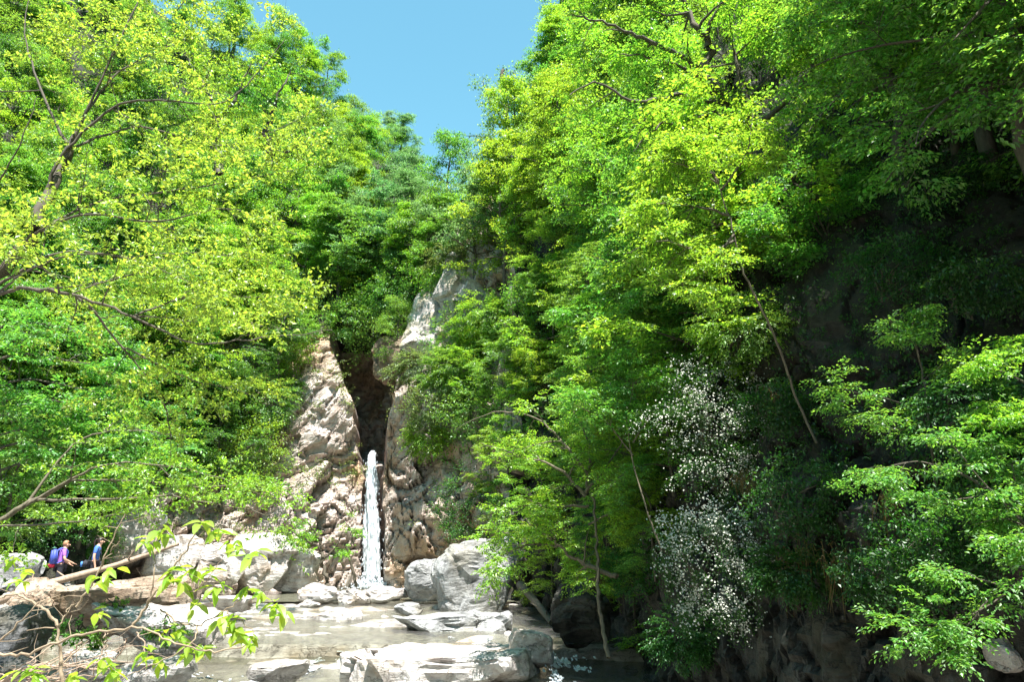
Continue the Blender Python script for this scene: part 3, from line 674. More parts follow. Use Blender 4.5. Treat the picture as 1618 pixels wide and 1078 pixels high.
# zones: polygons in the photo where the crowns of a wood show; trees stand on the ground below
def inpoly(x, y, P):
    c = False; j = len(P) - 1
    for i in range(len(P)):
        if (P[i][1] > y) != (P[j][1] > y) and x < (P[j][0] - P[i][0]) * (y - P[i][1]) / (P[j][1] - P[i][1]) + P[i][0]: c = not c
        j = i
    return c
ROCK = [[(432, 700), (470, 560), (490, 520), (560, 535), (640, 560), (690, 600), (660, 700), (700, 760), (720, 850), (640, 930), (430, 930), (150, 920), (150, 820), (300, 810), (440, 790)],
        [(640, 440), (760, 375), (860, 385), (850, 440), (760, 470), (730, 520), (640, 570)]]
def scatter(poly, step, keys, mats, sc, seed, jit=.45, rockgap=0, name='tree'):
    rs = np.random.RandomState(seed); xs_ = [p[0] for p in poly]; ys_ = [p[1] for p in poly]; n = 0
    y = min(ys_)
    row = 0
    while y < max(ys_):
        x = min(xs_) + (row % 2) * step * .5
        while x < max(xs_):
            cx, cy = x + rs.uniform(-jit, jit) * step, y + rs.uniform(-jit, jit) * step
            if inpoly(cx, cy, poly):
                key = keys[rs.randint(len(keys))]; mat = mats[rs.randint(len(mats))]; s = rs.uniform(*sc)
                H = {'broadA': 7.5, 'broadB': 8.5, 'looseA': 8, 'looseB': 6.5, 'tall': 11, 'bush': 3.2, 'bushfan': 3.4, 'sparse': 10, 'nearfan': 6, 'nearloose': 7, 'canopy': 9}[key] * s
                g = ground_at(cx, cy); by = cy + .55 * H * F / max(g[1], 5); g = ground_at(cx, by)
                bx, byy = proj(g)
                if abs(bx - cx) < 60 and not any(inpoly(cx, cy + q * step * .5, Rk) for Rk in ROCK for q in (-.6, 0, .6, 1.2)):
                    put_tree(key, mat, tuple(g), s, rs.uniform(0, 6.28), (rs.uniform(-.08, .14), rs.uniform(-.1, .1)), name, rs.uniform(.85, 1.15)); n += 1
            x += step
        y += step * .8; row += 1
    return n
# skyline and head of the valley
scatter([(520, 130), (600, 170), (690, 235), (715, 300), (790, 330), (800, 350), (640, 400), (520, 400), (480, 250)], 50, ['broadA', 'looseA', 'broadB', 'looseB'], ['leaf_blue', 'leaf_green', 'leaf_blue'], (.8, 1.1), 1)
scatter([(380, -60), (500, 20), (560, 130), (640, 210), (560, 330), (480, 420), (380, 380)], 60, ['broadA', 'looseA', 'looseB'], ['leaf_lime', 'leaf_green', 'leaf_lime'], (.8, 1.1), 2)
# left slope behind the near tree
scatter([(-120, -120), (420, -120), (480, 420), (470, 560), (420, 640), (-120, 640)], 74, ['broadA', 'broadB', 'looseA', 'looseB'], ['leaf_green', 'leaf_lime', 'leaf_green', 'leaf_deep'], (.75, 1.05), 3)
scatter([(-120, 600), (400, 600), (400, 680), (300, 730), (150, 750), (-120, 820)], 62, ['bushfan', 'broadA', 'bush', 'bushfan'], ['leaf_green', 'leaf_lime', 'leaf_deep'], (.65, 1.0), 4)
# centre: above the slot and round the rocks
scatter([(480, 380), (640, 330), (700, 370), (640, 450), (620, 530), (540, 520), (520, 440)], 48, ['broadA', 'bushfan', 'looseA'], ['leaf_green', 'leaf_lime'], (.6, .85), 5)
scatter([(700, 330), (840, 230), (960, 200), (960, 380), (860, 380), (760, 370)], 56, ['broadB', 'looseA', 'looseB', 'bush'], ['leaf_green', 'leaf_lime'], (.6, .85), 6)
# right slope, lit trees
scatter([(770, 170), (850, 20), (900, -80), (1060, -80), (1060, 260), (860, 300), (760, 300)], 66, ['looseA', 'looseB', 'broadA', 'tall'], ['leaf_lime', 'leaf_green', 'leaf_lime'], (.75, 1.05), 7)
scatter([(840, 300), (1080, 200), (1180, 330), (1150, 500), (1080, 620), (900, 560), (760, 560), (860, 440)], 66, ['nearfan', 'broadA', 'broadB', 'nearfan'], ['leaf_lime', 'leaf_lime', 'leaf_green'], (.55, .9), 8)
scatter([(700, 600), (800, 540), (1050, 560), (1060, 820), (960, 900), (840, 880), (790, 840), (735, 720)], 62, ['nearfan', 'bushfan', 'nearfan'], ['leaf_lime', 'leaf_lime', 'leaf_green'], (.5, .75), 9)
scatter([(730, 420), (860, 440), (860, 600), (640, 590), (690, 540)], 50, ['bushfan', 'bush'], ['leaf_green', 'leaf_lime'], (.7, 1.0), 10)
# top right canopy, seen partly from below
scatter([(1000, -200), (1750, -250), (1900, 0), (1618, 60), (1400, 120), (1200, 110), (1000, 100)], 118, ['canopy', 'nearloose', 'canopy'], ['leaf_lime', 'leaf_green', 'leaf_lime'], (.85, 1.15), 11)
print('TREES', len(TREES))

# ------------------------------------------------------------------ single trees and shrubs built branch by branch
HERO = []
def hero_tree(name, label, cat, limbs, mat, bark, kind='fan', L=.08, spr=.45, nsub=5, dens=1.0, seed=1, depthmax=2, sub_len=.4, spread=1.0, up=.1, droop=.15, group=None, keep=1.0, bare=.2, lim_extra=None, width=.55, jit=.35):
    """limbs: lists of (px, py, distance) from thick to thin with a base radius; the first is the trunk"""
    rs = np.random.RandomState(seed); tips = []; b0 = pt(*limbs[0][0][0]); root = thing(name, label, cat, b0, group)
    for k, (pts, R0) in enumerate(limbs):
        P = smooth_line([pt(*p) for p in pts], max(8, len(pts) * 5)) - b0
        P[1:-1] += rs.normal(0, R0 * .35, (len(P) - 2, 3))
        V, Fc = [], []
        if k == 0 and len(limbs) > 1: tube(V, Fc, P, R0 * (1 - np.linspace(0, 1, len(P)) * .45), 9)
        else: grow(rs, P, R0, 0, tips, V, Fc, spread, nsub, depthmax, sub_len, up, dens, bare)
        link('trunk' if k == 0 else 'branch', mesh_np('wood', np.array(V), Fc, 4, M[bark], True), root)
    if tips:
        O = np.array([a for a, _ in tips]); D = np.array([b for _, b in tips]); S_ = spr * rs.uniform(.6, 1.2, len(O))
        link('crown', leaves_mesh('crown', O, D, S_, kind, L, M[mat], seed + 1, droop, keep=keep, width=width, jit=jit), root)
    return root

# big near tree whose yellow-green boughs reach in from the left edge
near = [([(-150, 900, 8.2), (-90, 620, 8.3), (-30, 470, 8.5), (45, 375, 8.8), (75, 300, 9.0), (110, 235, 9.2)], .115)]
for pts, r in (
    ([(75, 300, 9), (105, 235, 9), (190, 165, 9), (270, 160, 9), (345, 163, 9.1), (400, 125, 9.2), (450, 60, 9.4)], 0.024),
    ([(105, 235, 9.1), (180, 120, 9.6), (270, 70, 10), (275, 20, 10), (330, -30, 10)], 0.024),
    ([(-40, 480, 8.4), (30, 455, 8.1), (110, 465, 8), (210, 500, 8), (300, 540, 8.1), (400, 535, 8.3), (525, 522, 8.5)], 0.027),
    ([(20, 455, 8.2), (120, 470, 8.6), (190, 545, 9), (260, 640, 9.2), (270, 730, 9.4)], 0.022),
    ([(-30, 470, 8.5), (90, 400, 8.8), (200, 405, 9.2), (330, 400, 9.4), (450, 420, 9.6)], 0.022),
    ([(45, 375, 8.8), (150, 320, 9.5), (280, 300, 9.8), (400, 280, 10), (500, 260, 10.2)], 0.022),
    ([(45, 375, 8.8), (130, 340, 8.4), (250, 350, 8.2), (360, 330, 8.2), (470, 370, 8.3)], 0.020),
    ([(110, 235, 9.2), (60, 130, 9.5), (40, 40, 9.8), (60, -60, 10)], 0.024),
    ([(110, 235, 9.2), (220, 200, 10), (350, 230, 10.4), (450, 200, 10.8), (520, 160, 11)], 0.022),
    ([(-30, 470, 8.5), (-20, 330, 8.2), (30, 230, 8), (60, 150, 8)], 0.022),
    ([(210, 500, 8), (300, 470, 8.6), (400, 470, 9), (480, 470, 9.2)], 0.015),
    ([(190, 545, 9), (300, 600, 9.1), (370, 615, 9.3), (415, 635, 9.4)], 0.015),
    ([(0, 460, 8.3), (60, 420, 7.4), (160, 400, 7.2), (260, 430, 7.2), (330, 460, 7.3)], 0.017),
    ([(110, 235, 9.2), (190, 60, 9.2), (240, -30, 9.4), (300, -80, 9.5)], 0.022),
    ): near.append((pts, r))
hero_tree('near_tree', 'big spreading tree reaching in from the left edge with yellow-green young leaves', 'tree', near, 'leaf_yellow', 'bark', 'tuft', L=.056, spr=.34, nsub=7, dens=1.75, seed=3, sub_len=.36, spread=1.1, up=.12)
# shrub under it, over the bank
hero_tree('overhanging_shrub', 'yellow-green shrub leaning out over the white bank rocks behind the hikers', 'shrub',
    [([(-60, 860, 13.5), (40, 800, 13.6), (110, 760, 13.8)], .06),
     ([(40, 800, 13.6), (150, 740, 13.6), (240, 735, 13.8), (330, 750, 14), (420, 785, 14.2)], .03), ([(60, 790, 13.6), (160, 790, 13.4), (260, 785, 13.5), (360, 800, 13.6), (480, 830, 13.8)], .03),
     ([(40, 800, 13.6), (120, 700, 14), (200, 680, 14), (300, 690, 14)], .03), ([(110, 760, 13.8), (200, 760, 14.4), (330, 770, 14.8), (420, 760, 15)], .025), ([(-30, 830, 13.4), (60, 830, 13), (150, 820, 13), (230, 800, 13)], .03)],
    'leaf_lime', 'bark_lichen', 'tuft', L=.075, spr=.4, nsub=6, dens=1.2, seed=8, sub_len=.35, up=.1)
# layered darker green tree behind the near boughs, lower left
hero_tree('layered_tree', 'dark green layered tree below the big bough at the left edge', 'tree',
    [([(-80, 820, 15.5), (-60, 700, 15.6), (-40, 560, 15.8), (-20, 500, 16)], .14)] +
    [([(-60 + k, yy + 20, 15.6), (30, yy - 10, 15.4), (110, yy, 15.4), (xe, yy + 25, 15.6)], .035) for k, yy, xe in ((0, 520, 190), (0, 570, 240), (0, 610, 200), (0, 660, 250), (0, 710, 230), (0, 745, 190), (0, 640, 150), (0, 690, 120))],
    'leaf_green', 'bark', 'fan', L=.10, spr=.55, nsub=6, dens=1.1, seed=12, sub_len=.4, up=.03)
# twin dark trunks showing on the left slope
hero_tree('dark_trunk_tree', 'tree with a black twisted forked trunk on the left slope', 'tree',
    [([(347, 275, 24), (345, 240, 24), (335, 212, 24), (350, 180, 24)], .17), ([(350, 185, 24), (330, 150, 24), (300, 100, 24.3), (290, 60, 24.5)], .08), ([(348, 190, 24), (375, 150, 24), (400, 90, 24)], .08), ([(345, 225, 24), (334, 200, 23.8), (337, 190, 23.8), (350, 170, 23.8)], .06)],
    'leaf_lime', 'bark', 'loose', L=.13, spr=.6, nsub=5, dens=.8, seed=21)
hero_tree('curved_bough_tree', 'tree with a dark upcurved bough beside the twisted trunk on the left slope', 'tree',
    [([(425, 260, 25), (424, 225, 25), (418, 212, 25), (428, 190, 25)], .16), ([(424, 235, 25), (450, 240, 24.8), (480, 225, 24.7), (503, 203, 24.6)], .08), ([(426, 195, 25), (440, 150, 25), (460, 110, 25.3)], .09), ([(428, 195, 25), (410, 160, 25), (390, 140, 25)], .06)],
    'leaf_green', 'bark', 'loose', L=.13, spr=.6, nsub=4, dens=.7, seed=23)
# small forked tree against the cliff foot beside the fall
hero_tree('cliff_foot_tree', 'small dark-stemmed tree with lime sprays against the pale cliff beside the waterfall', 'tree',
    [([(520, 930, 37.5), (512, 900, 37.5), (508, 872, 37.5), (505, 850, 37.5)], .13), ([(509, 885, 37.5), (530, 865, 37.4), (545, 835, 37.3)], .07), ([(508, 870, 37.5), (480, 850, 37), (450, 835, 37)], .08), ([(507, 860, 37.5), (490, 830, 37.2), (470, 815, 37)], .08)],
    'leaf_lime', 'bark', 'loose', L=.13, spr=.7, nsub=3, dens=.5, seed=25, sub_len=.45)
hero_tree('cliff_foot_tree', 'thin dark stem leaning against the wet rock just left of the waterfall', 'tree',
    [([(562, 928, 38.6), (556, 895, 38.6), (545, 860, 38.5)], .09), ([(550, 880, 38.6), (556, 840, 38.5), (540, 820, 38.4)], .05)], 'leaf_green', 'bark', 'loose', L=.13, spr=.6, nsub=3, dens=.4, seed=27, depthmax=1)
# skyline wisps
hero_tree('wispy_tree', 'tall thin half-bare tree standing against the sky at the right of the notch', 'tree',
    [([(806, 300, 62), (803, 240, 62), (800, 180, 62), (795, 110, 62)], .3), ([(800, 200, 62), (770, 150, 62), (762, 120, 62)], .12), ([(802, 230, 62), (760, 215, 62), (735, 215, 62)], .12), ([(800, 180, 62), (815, 140, 62), (812, 110, 62)], .1), ([(803, 260, 62), (750, 260, 62), (728, 240, 62)], .1)],
    'leaf_blue', 'bark', 'loose', L=.22, spr=1.1, nsub=5, dens=.32, seed=29)

# right side: big leaning tree with dark curved limbs
hero_tree('leaning_tree', 'large tree with dark curved limbs arching left from the top right slope', 'tree',
    [([(1330, 380, 16.5), (1250, 270, 16.0), (1190, 205, 15.5), (1130, 150, 15.0), (1108, 118, 14.8)], 0.230),
     ([(1108, 118, 14.8), (1122, 80, 14.7), (1100, 40, 14.5), (1070, -10, 14.5), (1040, -60, 14.5)], 0.115),
     ([(1112, 110, 14.8), (1070, 85, 14.5), (1020, 60, 14.3), (960, 35, 14.1), (905, 22, 14.0)], 0.081),
     ([(1130, 150, 15.0), (1090, 115, 14.8), (1030, 90, 14.5), (980, 85, 14.3)], 0.069),
     ([(1150, 170, 15.1), (1080, 150, 14.5), (1010, 160, 14.0), (940, 130, 13.8), (900, 150, 13.5)], 0.069),
     ([(1190, 205, 15.5), (1170, 130, 15.5), (1160, 60, 15.5), (1165, -40, 15.5)], 0.081),
     ([(1190, 205, 15.5), (1250, 150, 15.0), (1300, 80, 14.5), (1350, 10, 14.5)], 0.081),
     ([(1150, 170, 15.1), (1090, 190, 14.5), (1040, 200, 14.2), (1000, 240, 14.0)], 0.057)],
    'leaf_lime', 'bark', 'fan', L=.085, spr=.5, nsub=6, dens=.5, seed=31, sub_len=.4)
hero_tree('slender_tree', 'slender snaking pale stem rising through the dark hollow with yellow-green top', 'tree',
    [([(1290, 700, 12.0), (1255, 620, 11.9), (1235, 560, 11.7), (1205, 490, 11.5), (1175, 430, 11.4), (1160, 370, 11.3), (1135, 290, 11.3)], .022),
     ([(1135, 290, 11.3), (1110, 245, 11.3), (1085, 205, 11.3)], .03), ([(1150, 340, 11.3), (1120, 330, 11.2), (1060, 320, 11.1), (1000, 330, 11.0)], .025),
     ([(1160, 380, 11.3), (1110, 400, 11.1), (1050, 380, 11.0), (990, 400, 10.9)], .025), ([(1140, 300, 11.3), (1180, 240, 11.3), (1190, 170, 11.3)], .025), ([(1160, 370, 11.3), (1100, 440, 11.1), (1030, 450, 11.0)], .025), ([(1135, 290, 11.3), (1080, 260, 11.2), (1020, 250, 11.2)], .02)],
    'leaf_lime', 'bark_lichen', 'fan', L=.075, spr=.45, nsub=6, dens=1.2, seed=33)
hero_tree('shaded_sapling', 'thin tree with dull green layered sprays in the dark hollow', 'tree',
    [([(1370, 560, 14), (1345, 500, 14), (1320, 430, 14), (1305, 370, 14)], .05), ([(1310, 390, 14), (1270, 340, 13.8), (1220, 330, 13.6), (1190, 350, 13.5)], .02), ([(1305, 370, 14), (1330, 310, 14), (1380, 290, 14)], .02), ([(1320, 430, 14), (1270, 400, 13.7), (1230, 410, 13.6)], .02), ([(1305, 370, 14), (1270, 300, 13.8), (1230, 280, 13.7)], .02)],
    'leaf_green', 'bark', 'fan', L=.085, spr=.5, nsub=6, dens=1.1, seed=35)
hero_tree('mossy_tree', 'mossy trunk rooted on the shaded bank with a brown limb reaching over the stream', 'tree',
    [([(962, 1040, 17.0), (952, 990, 17.3), (947, 950, 17.4), (945, 905, 17.6), (942, 840, 17.8), (935, 780, 18)], .05),
     ([(975, 912, 17.6), (930, 895, 17.8), (895, 875, 18), (868, 852, 18), (830, 820, 18)], .07), ([(925, 785, 18), (880, 740, 18.2), (820, 720, 18.5), (760, 700, 18.8)], .05), ([(930, 800, 18), (880, 800, 18), (820, 800, 18), (760, 820, 18)], .04),
     ([(925, 780, 18), (930, 700, 18.3), (900, 640, 18.6)], .05), ([(880, 865, 18), (840, 860, 17.8), (790, 880, 17.6), (750, 910, 17.5)], .03), ([(925, 780, 18), (970, 720, 18), (1000, 660, 18)], .04), ([(930, 750, 18), (860, 670, 18.4), (790, 650, 18.6), (720, 680, 19)], .04), ([(930, 830, 18), (990, 800, 17.5), (1040, 800, 17)], .03)],
    'leaf_lime', 'bark_lichen', 'fan', L=.085, spr=.5, nsub=6, dens=1.0, seed=37, sub_len=.4, up=.05)
hero_tree('thin_stem_tree', 'pair of thin bare pale stems before the right bank left of the blossom', 'tree',
    [([(1045, 870, 14.5), (1020, 800, 14.6), (1000, 730, 14.7), (990, 660, 14.8)], .018), ([(990, 660, 14.8), (1000, 610, 14.8), (990, 560, 14.8)], .02), ([(1000, 700, 14.7), (1040, 640, 14.7), (1080, 600, 14.6)], .02), ([(1000, 720, 14.7), (950, 660, 14.9), (900, 640, 15)], .02)],
    'leaf_green', 'bark_lichen', 'fan', L=.08, spr=.45, nsub=6, dens=1.3, seed=39)
# leafy sprays at the right frame edge, close by
right_sprays = [
  ('right_edge_sapling', 'sapling with bright layered leaves entering at the right edge above mid height', [([(1700, 820, 8.3), (1660, 720, 8.3), (1640, 620, 8.3), (1625, 540, 8.4)], .03), ([(1640, 620, 8.3), (1590, 590, 8.2), (1540, 580, 8.2), (1515, 575, 8.2)], .014), ([(1640, 640, 8.3), (1600, 640, 8.1), (1560, 630, 8.1)], .012), ([(1660, 700, 8.3), (1600, 670, 8.1), (1560, 680, 8)], .012), ([(1630, 560, 8.4), (1600, 545, 8.4), (1570, 560, 8.4)], .01)], 'leaf_lime', 41),
  ('hollow_edge_sapling', 'upright sapling with lit top leaves beside the dark hollow', [([(1480, 780, 9.5), (1470, 680, 9.5), (1460, 600, 9.5), (1440, 520, 9.5)], .02), ([(1450, 550, 9.5), (1420, 520, 9.4), (1395, 500, 9.4)], .01), ([(1440, 520, 9.5), (1450, 490, 9.5), (1470, 480, 9.5)], .01), ([(1465, 650, 9.5), (1400, 630, 9.3), (1350, 620, 9.2), (1310, 610, 9.2)], .012), ([(1470, 670, 9.5), (1420, 680, 9.2), (1360, 660, 9.1)], .01), ([(1460, 600, 9.5), (1500, 570, 9.4), (1530, 560, 9.4)], .01)], 'leaf_green', 43),
  ('low_edge_sapling', 'low sapling spreading flat lime sprays right of the hanging grass', [([(1720, 960, 8), (1640, 850, 8), (1570, 780, 8.1), (1500, 740, 8.2)], .025), ([(1520, 750, 8.2), (1450, 730, 8.2), (1380, 745, 8.2), (1335, 750, 8.2)], .012), ([(1570, 780, 8.1), (1500, 790, 8), (1440, 780, 8)], .012), ([(1600, 800, 8), (1600, 740, 8), (1560, 700, 8)], .012), ([(1640, 850, 8), (1590, 820, 7.9), (1540, 830, 7.9)], .012), ([(1620, 830, 8), (1560, 770, 7.8), (1500, 700, 7.8), (1450, 690, 7.9)], .012)], 'leaf_green', 45),
  ('corner_sapling', 'lowest leafy bough at the right edge hanging over black shade', [([(1730, 900, 7.2), (1680, 910, 7.2), (1640, 920, 7.2)], .022), ([(1640, 920, 7.2), (1580, 925, 7.2), (1520, 905, 7.2), (1480, 900, 7.2)], .012), ([(1600, 930, 7.2), (1540, 970, 7.2), (1490, 985, 7.2), (1435, 990, 7.2)], .01), ([(1560, 950, 7.2), (1520, 1000, 7.2), (1490, 1040, 7.2)], .01), ([(1680, 910, 7.2), (1620, 870, 7.2), (1570, 850, 7.2)], .012)], 'leaf_green', 47)]
for nm, lb, lm, mt_, sd_ in right_sprays:
    hero_tree(nm, lb, 'sapling', lm, mt_, 'bark', 'fan', L=.052, spr=.30, nsub=5, keep=.8, dens=.95, seed=sd_, sub_len=.34, up=.0, spread=.8)

# shrubs hugging the rock: an ellipsoid of sprays rooted on the bank
def blob_shrub(name, label, cat, cx, cy, w, h, off, mat, seed, n=260, L=.06, spr=.35, kind='loose', flowers=0, fl=.03, group=None, hang=.2, Y=None):
    rs = np.random.RandomState(seed)
    if Y: c = pt(cx, cy, Y)
    else:
        g = ground_at(cx, cy); c = pt(cx, cy, g[1] - off)
    Y = c[1]; rx = w / F * Y / 2; rz = h / F * Y / 2; ry = min(rx, rz) * .6
    root = thing(name, label, cat, c, group)
    U = rs.normal(size=(n, 3)); U /= np.linalg.norm(U, axis=1)[:, None]; U[:, 1] = -np.abs(U[:, 1]) + .3
    rr = rs.uniform(.3, 1, n) ** .5; P = U * rr[:, None] * np.array([rx, ry, rz]) * (1 + .55 * vnoise(U * 2.2, seed))[:, None]
    D = U * np.array([1, .7, .5]); D[:, 2] -= hang
    V, Fc = [], []
    for k in range(9):
        e = P[rs.randint(n)]; b = np.array([rs.normal(0, .1), ry * .9 + off * .6, -rz * .5 + rs.normal(0, .1)]); tube(V, Fc, smooth_line([b, (b + e) / 2 + rs.normal(0, .12, 3) + [0, 0, .1], e], 8), np.linspace(.02, .006, 8), 5)
    link('stem', mesh_np('stem', np.array(V), Fc, 4, M['bark'], True), root)
    link('foliage', leaves_mesh('foliage', P, D, spr * rs.uniform(.6, 1.2, n), kind, L, M[mat], seed, .25), root)
    if flowers:
        k = rs.randint(0, n, 190)[rs.randint(0, 190, flowers)]; Q = P[k] * 1.03 + rs.normal(0, .075, (flowers, 3)) * rs.choice([.6, 1, 2.2], (flowers, 1)) + np.array([0, -.10, .02])
        V, Fc = [], []; m = 0
        # five-petalled blossoms
        for q in Q:
            nrm = np.array([rs.normal(0, .5), -1, rs.normal(.5, .5)]); nrm /= np.linalg.norm(nrm); a = np.cross(nrm, [0, 0, 1.]); a /= np.linalg.norm(a); b = np.cross(nrm, a); s = fl * rs.uniform(.6, 1.3)
            ph = rs.rand() * 6
            for j in range(5):
                t = ph + j * 1.2566; d = a * math.cos(t) + b * math.sin(t); e = -a * math.sin(t) + b * math.cos(t)
                V += [q, q + (d * .6 + e * .42) * s + nrm * s * .2, q + d * s + nrm * s * .1, q + (d * .6 - e * .42) * s + nrm * s * .2]; Fc += [(m, m + 1, m + 2), (m, m + 2, m + 3)]; m += 4
        o = link('blossom', mesh_np('blossom', np.array(V), Fc, 3, M['petal']), root)
    return root
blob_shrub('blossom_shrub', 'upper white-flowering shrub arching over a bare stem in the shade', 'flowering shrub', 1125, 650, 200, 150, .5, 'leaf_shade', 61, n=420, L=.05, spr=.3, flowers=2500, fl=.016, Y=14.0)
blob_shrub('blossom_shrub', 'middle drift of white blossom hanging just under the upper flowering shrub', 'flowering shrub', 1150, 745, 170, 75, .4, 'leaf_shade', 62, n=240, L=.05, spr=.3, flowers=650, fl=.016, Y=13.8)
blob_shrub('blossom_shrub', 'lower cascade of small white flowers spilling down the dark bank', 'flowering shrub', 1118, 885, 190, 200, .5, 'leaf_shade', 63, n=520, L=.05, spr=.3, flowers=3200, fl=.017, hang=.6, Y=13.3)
for k, (x, y, w, h, mt_, lb) in enumerate((
    (1185, 520, 150, 90, 'leaf_green', 'broad-leaved shrub lit on top at the left of the dark hollow'), (1090, 540, 120, 120, 'leaf_green', 'bright shrub above the upper blossom'),
    (1000, 700, 130, 150, 'leaf_green', 'green shrub left of the upper blossom'), (980, 830, 150, 130, 'leaf_deep', 'deep green bush over the mossy trunk'), (1010, 900, 110, 70, 'leaf_deep', 'low dark bush at the foot of the lower blossom'),
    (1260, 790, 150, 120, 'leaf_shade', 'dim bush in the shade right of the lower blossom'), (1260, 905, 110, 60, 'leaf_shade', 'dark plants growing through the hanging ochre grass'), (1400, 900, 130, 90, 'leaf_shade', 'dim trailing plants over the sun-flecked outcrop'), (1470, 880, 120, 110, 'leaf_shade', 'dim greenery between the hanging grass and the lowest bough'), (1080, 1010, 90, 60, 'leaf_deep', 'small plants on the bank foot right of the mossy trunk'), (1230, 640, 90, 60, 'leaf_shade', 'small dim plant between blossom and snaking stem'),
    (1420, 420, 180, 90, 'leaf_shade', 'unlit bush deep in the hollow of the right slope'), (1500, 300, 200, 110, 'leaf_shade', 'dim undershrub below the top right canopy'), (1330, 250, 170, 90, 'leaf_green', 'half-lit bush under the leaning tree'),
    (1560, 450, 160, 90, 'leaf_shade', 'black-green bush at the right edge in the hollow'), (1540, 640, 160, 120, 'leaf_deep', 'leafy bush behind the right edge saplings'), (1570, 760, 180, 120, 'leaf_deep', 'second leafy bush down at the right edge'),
    (678, 640, 62, 90, 'leaf_olive', 'grey-green hanging plants on the cliff edge right of the slot'), (715, 590, 90, 60, 'leaf_green', 'small tufted shrub on the ledge right of the slot'), (735, 800, 90, 110, 'leaf_deep', 'dark ivy clump on the rock above the blue-grey boulder'),
    (760, 650, 120, 90, 'leaf_green', 'leafy ledge shrub below the grey outcrop'), (672, 690, 50, 45, 'leaf_lime', 'lime tuft hanging over the ochre rib of rock'),
    (590, 520, 120, 90, 'leaf_green', 'shrub wedged on the chockstone over the slot'), (735, 520, 90, 80, 'leaf_green', 'shrub overlapping the right flank of the grey-white outcrop'), (660, 580, 80, 60, 'leaf_olive', 'olive scrub under the grey-white outcrop'), (705, 445, 80, 50, 'leaf_lime', 'lime scrub on top of the grey-white outcrop'), (615, 470, 80, 80, 'leaf_green', 'bush filling the cleft above the chockstone'), (770, 500, 90, 70, 'leaf_lime', 'bright scrub right below the upper outcrops'), (550, 500, 70, 80, 'leaf_green', 'green bush above the left lip of the slot'), (495, 455, 50, 60, 'leaf_olive', 'thin grassy plants on the rock pillar left of the slot'),
    (430, 640, 70, 100, 'leaf_green', 'pale green bush clinging to the left cliff'), (455, 560, 60, 70, 'leaf_lime', 'lime bush at the top of the left cliff'), (400, 720, 110, 90, 'leaf_lime', 'bright bush above the white bank rocks'),
    (720, 410, 90, 60, 'leaf_olive', 'dry olive shrub on the upper outcrop'), (790, 340, 100, 60, 'leaf_olive', 'dull green shrub over the upper pale outcrop'), (850, 470, 100, 80, 'leaf_green', 'shrub right of the grey outcrop'),
    (150, 860, 60, 40, 'leaf_green', 'low fern-like plant beside the hikers'), (60, 830, 120, 70, 'leaf_deep', 'dark bush just above the hikers'))):
    dist = ground_at(x, y)[1]; sc_ = dist / 14.0
    blob_shrub('shrub', lb, 'shrub', x, y, w, h, .5 + .2 * sc_, mt_, 200 + k, n=230 if dist < 20 else 200, L=.06 + .035 * max(0, sc_ - 1), spr=.34 * max(1, sc_ * .75), kind='fan' if k % 3 == 0 else 'loose', hang=.25)
# small plants among the left boulders
for k, (x, y, w, h, Y) in enumerate(((110, 1000, 40, 40, 15.5), (145, 1010, 30, 30, 15.2), (265, 1000, 60, 20, 16), (180, 965, 40, 22, 17.2))):
    blob_shrub('seedling', ('tall seedling in the dark gap below the brown-faced block', 'small seedling right of the dark gap between boulders', 'green sprigs along the hollow under the white tilted block', 'sprig growing on the brown rock face')[k], 'plant', x, y, w, h, .1, 'leaf_green', 300 + k, n=26, L=.07, spr=.15, kind='tuft', Y=Y)

# hanging dry grass
def grass_tuft(label, px, py, wpx, hpx, n, seed, Y=None):
    rs = np.random.RandomState(seed); g = ground_at(px, py); c = pt(px, py, Y or (g[1] - .35)); Y = c[1]; V, Fc = [], []
    for _ in range(n):
        x = rs.normal(0, wpx / F * Y * .3); h = hpx / F * Y * rs.uniform(.3, 1.1); w = .006 + .004 * rs.rand(); dx = rs.normal(0, .2) * h; dy = -rs.uniform(.0, .3) * h; k = len(V); y0 = rs.normal(0, .08); z0 = rs.normal(0, .09)
        for j in range(5):
            t = j / 4; p = np.array([x * (1 - .45 * t) + dx * t, y0 + dy * math.sin(t * 2.2), z0 + .16 * math.sin(t * 2.6) - h * t ** 1.6]); ww = w * (1 - t * .85); V += [p + [ww, 0, 0], p - [ww, 0, 0]]
        for j in range(4): Fc.append((k + 2 * j, k + 2 * j + 1, k + 2 * j + 3, k + 2 * j + 2))
    return thing('grass_tuft', label, 'grass', c, 'hanging dry grass on the right bank', mesh_np('grass_tuft', np.array(V), Fc, 4, M['dry_grass']))
for k, (x, y, w, h, n, lb) in enumerate(((1240, 890, 26, 70, 60, 'long ochre grass tuft hanging right of the lower blossom'), (1272, 880, 30, 50, 40, 'shorter ochre tuft beside the long hanging one'), (1318, 890, 50, 75, 50, 'thin straggling grass over the sun-flecked outcrop'),
    (1404, 790, 24, 95, 60, 'long pointed dry tuft hanging in front of the black hollow'), (948, 895, 24, 60, 70, 'yellow moss and grass hanging off the mossy trunk'), (1180, 760, 50, 45, 60, 'faint dry grass between the two blossom shrubs'), (640, 620, 30, 60, 60, 'dry grass hanging beside the cliff slot'), (1215, 630, 30, 40, 40, 'wisp of dry grass near the snaking stem'))):
    grass_tuft(lb, x, y, w, h, n, 400 + k)

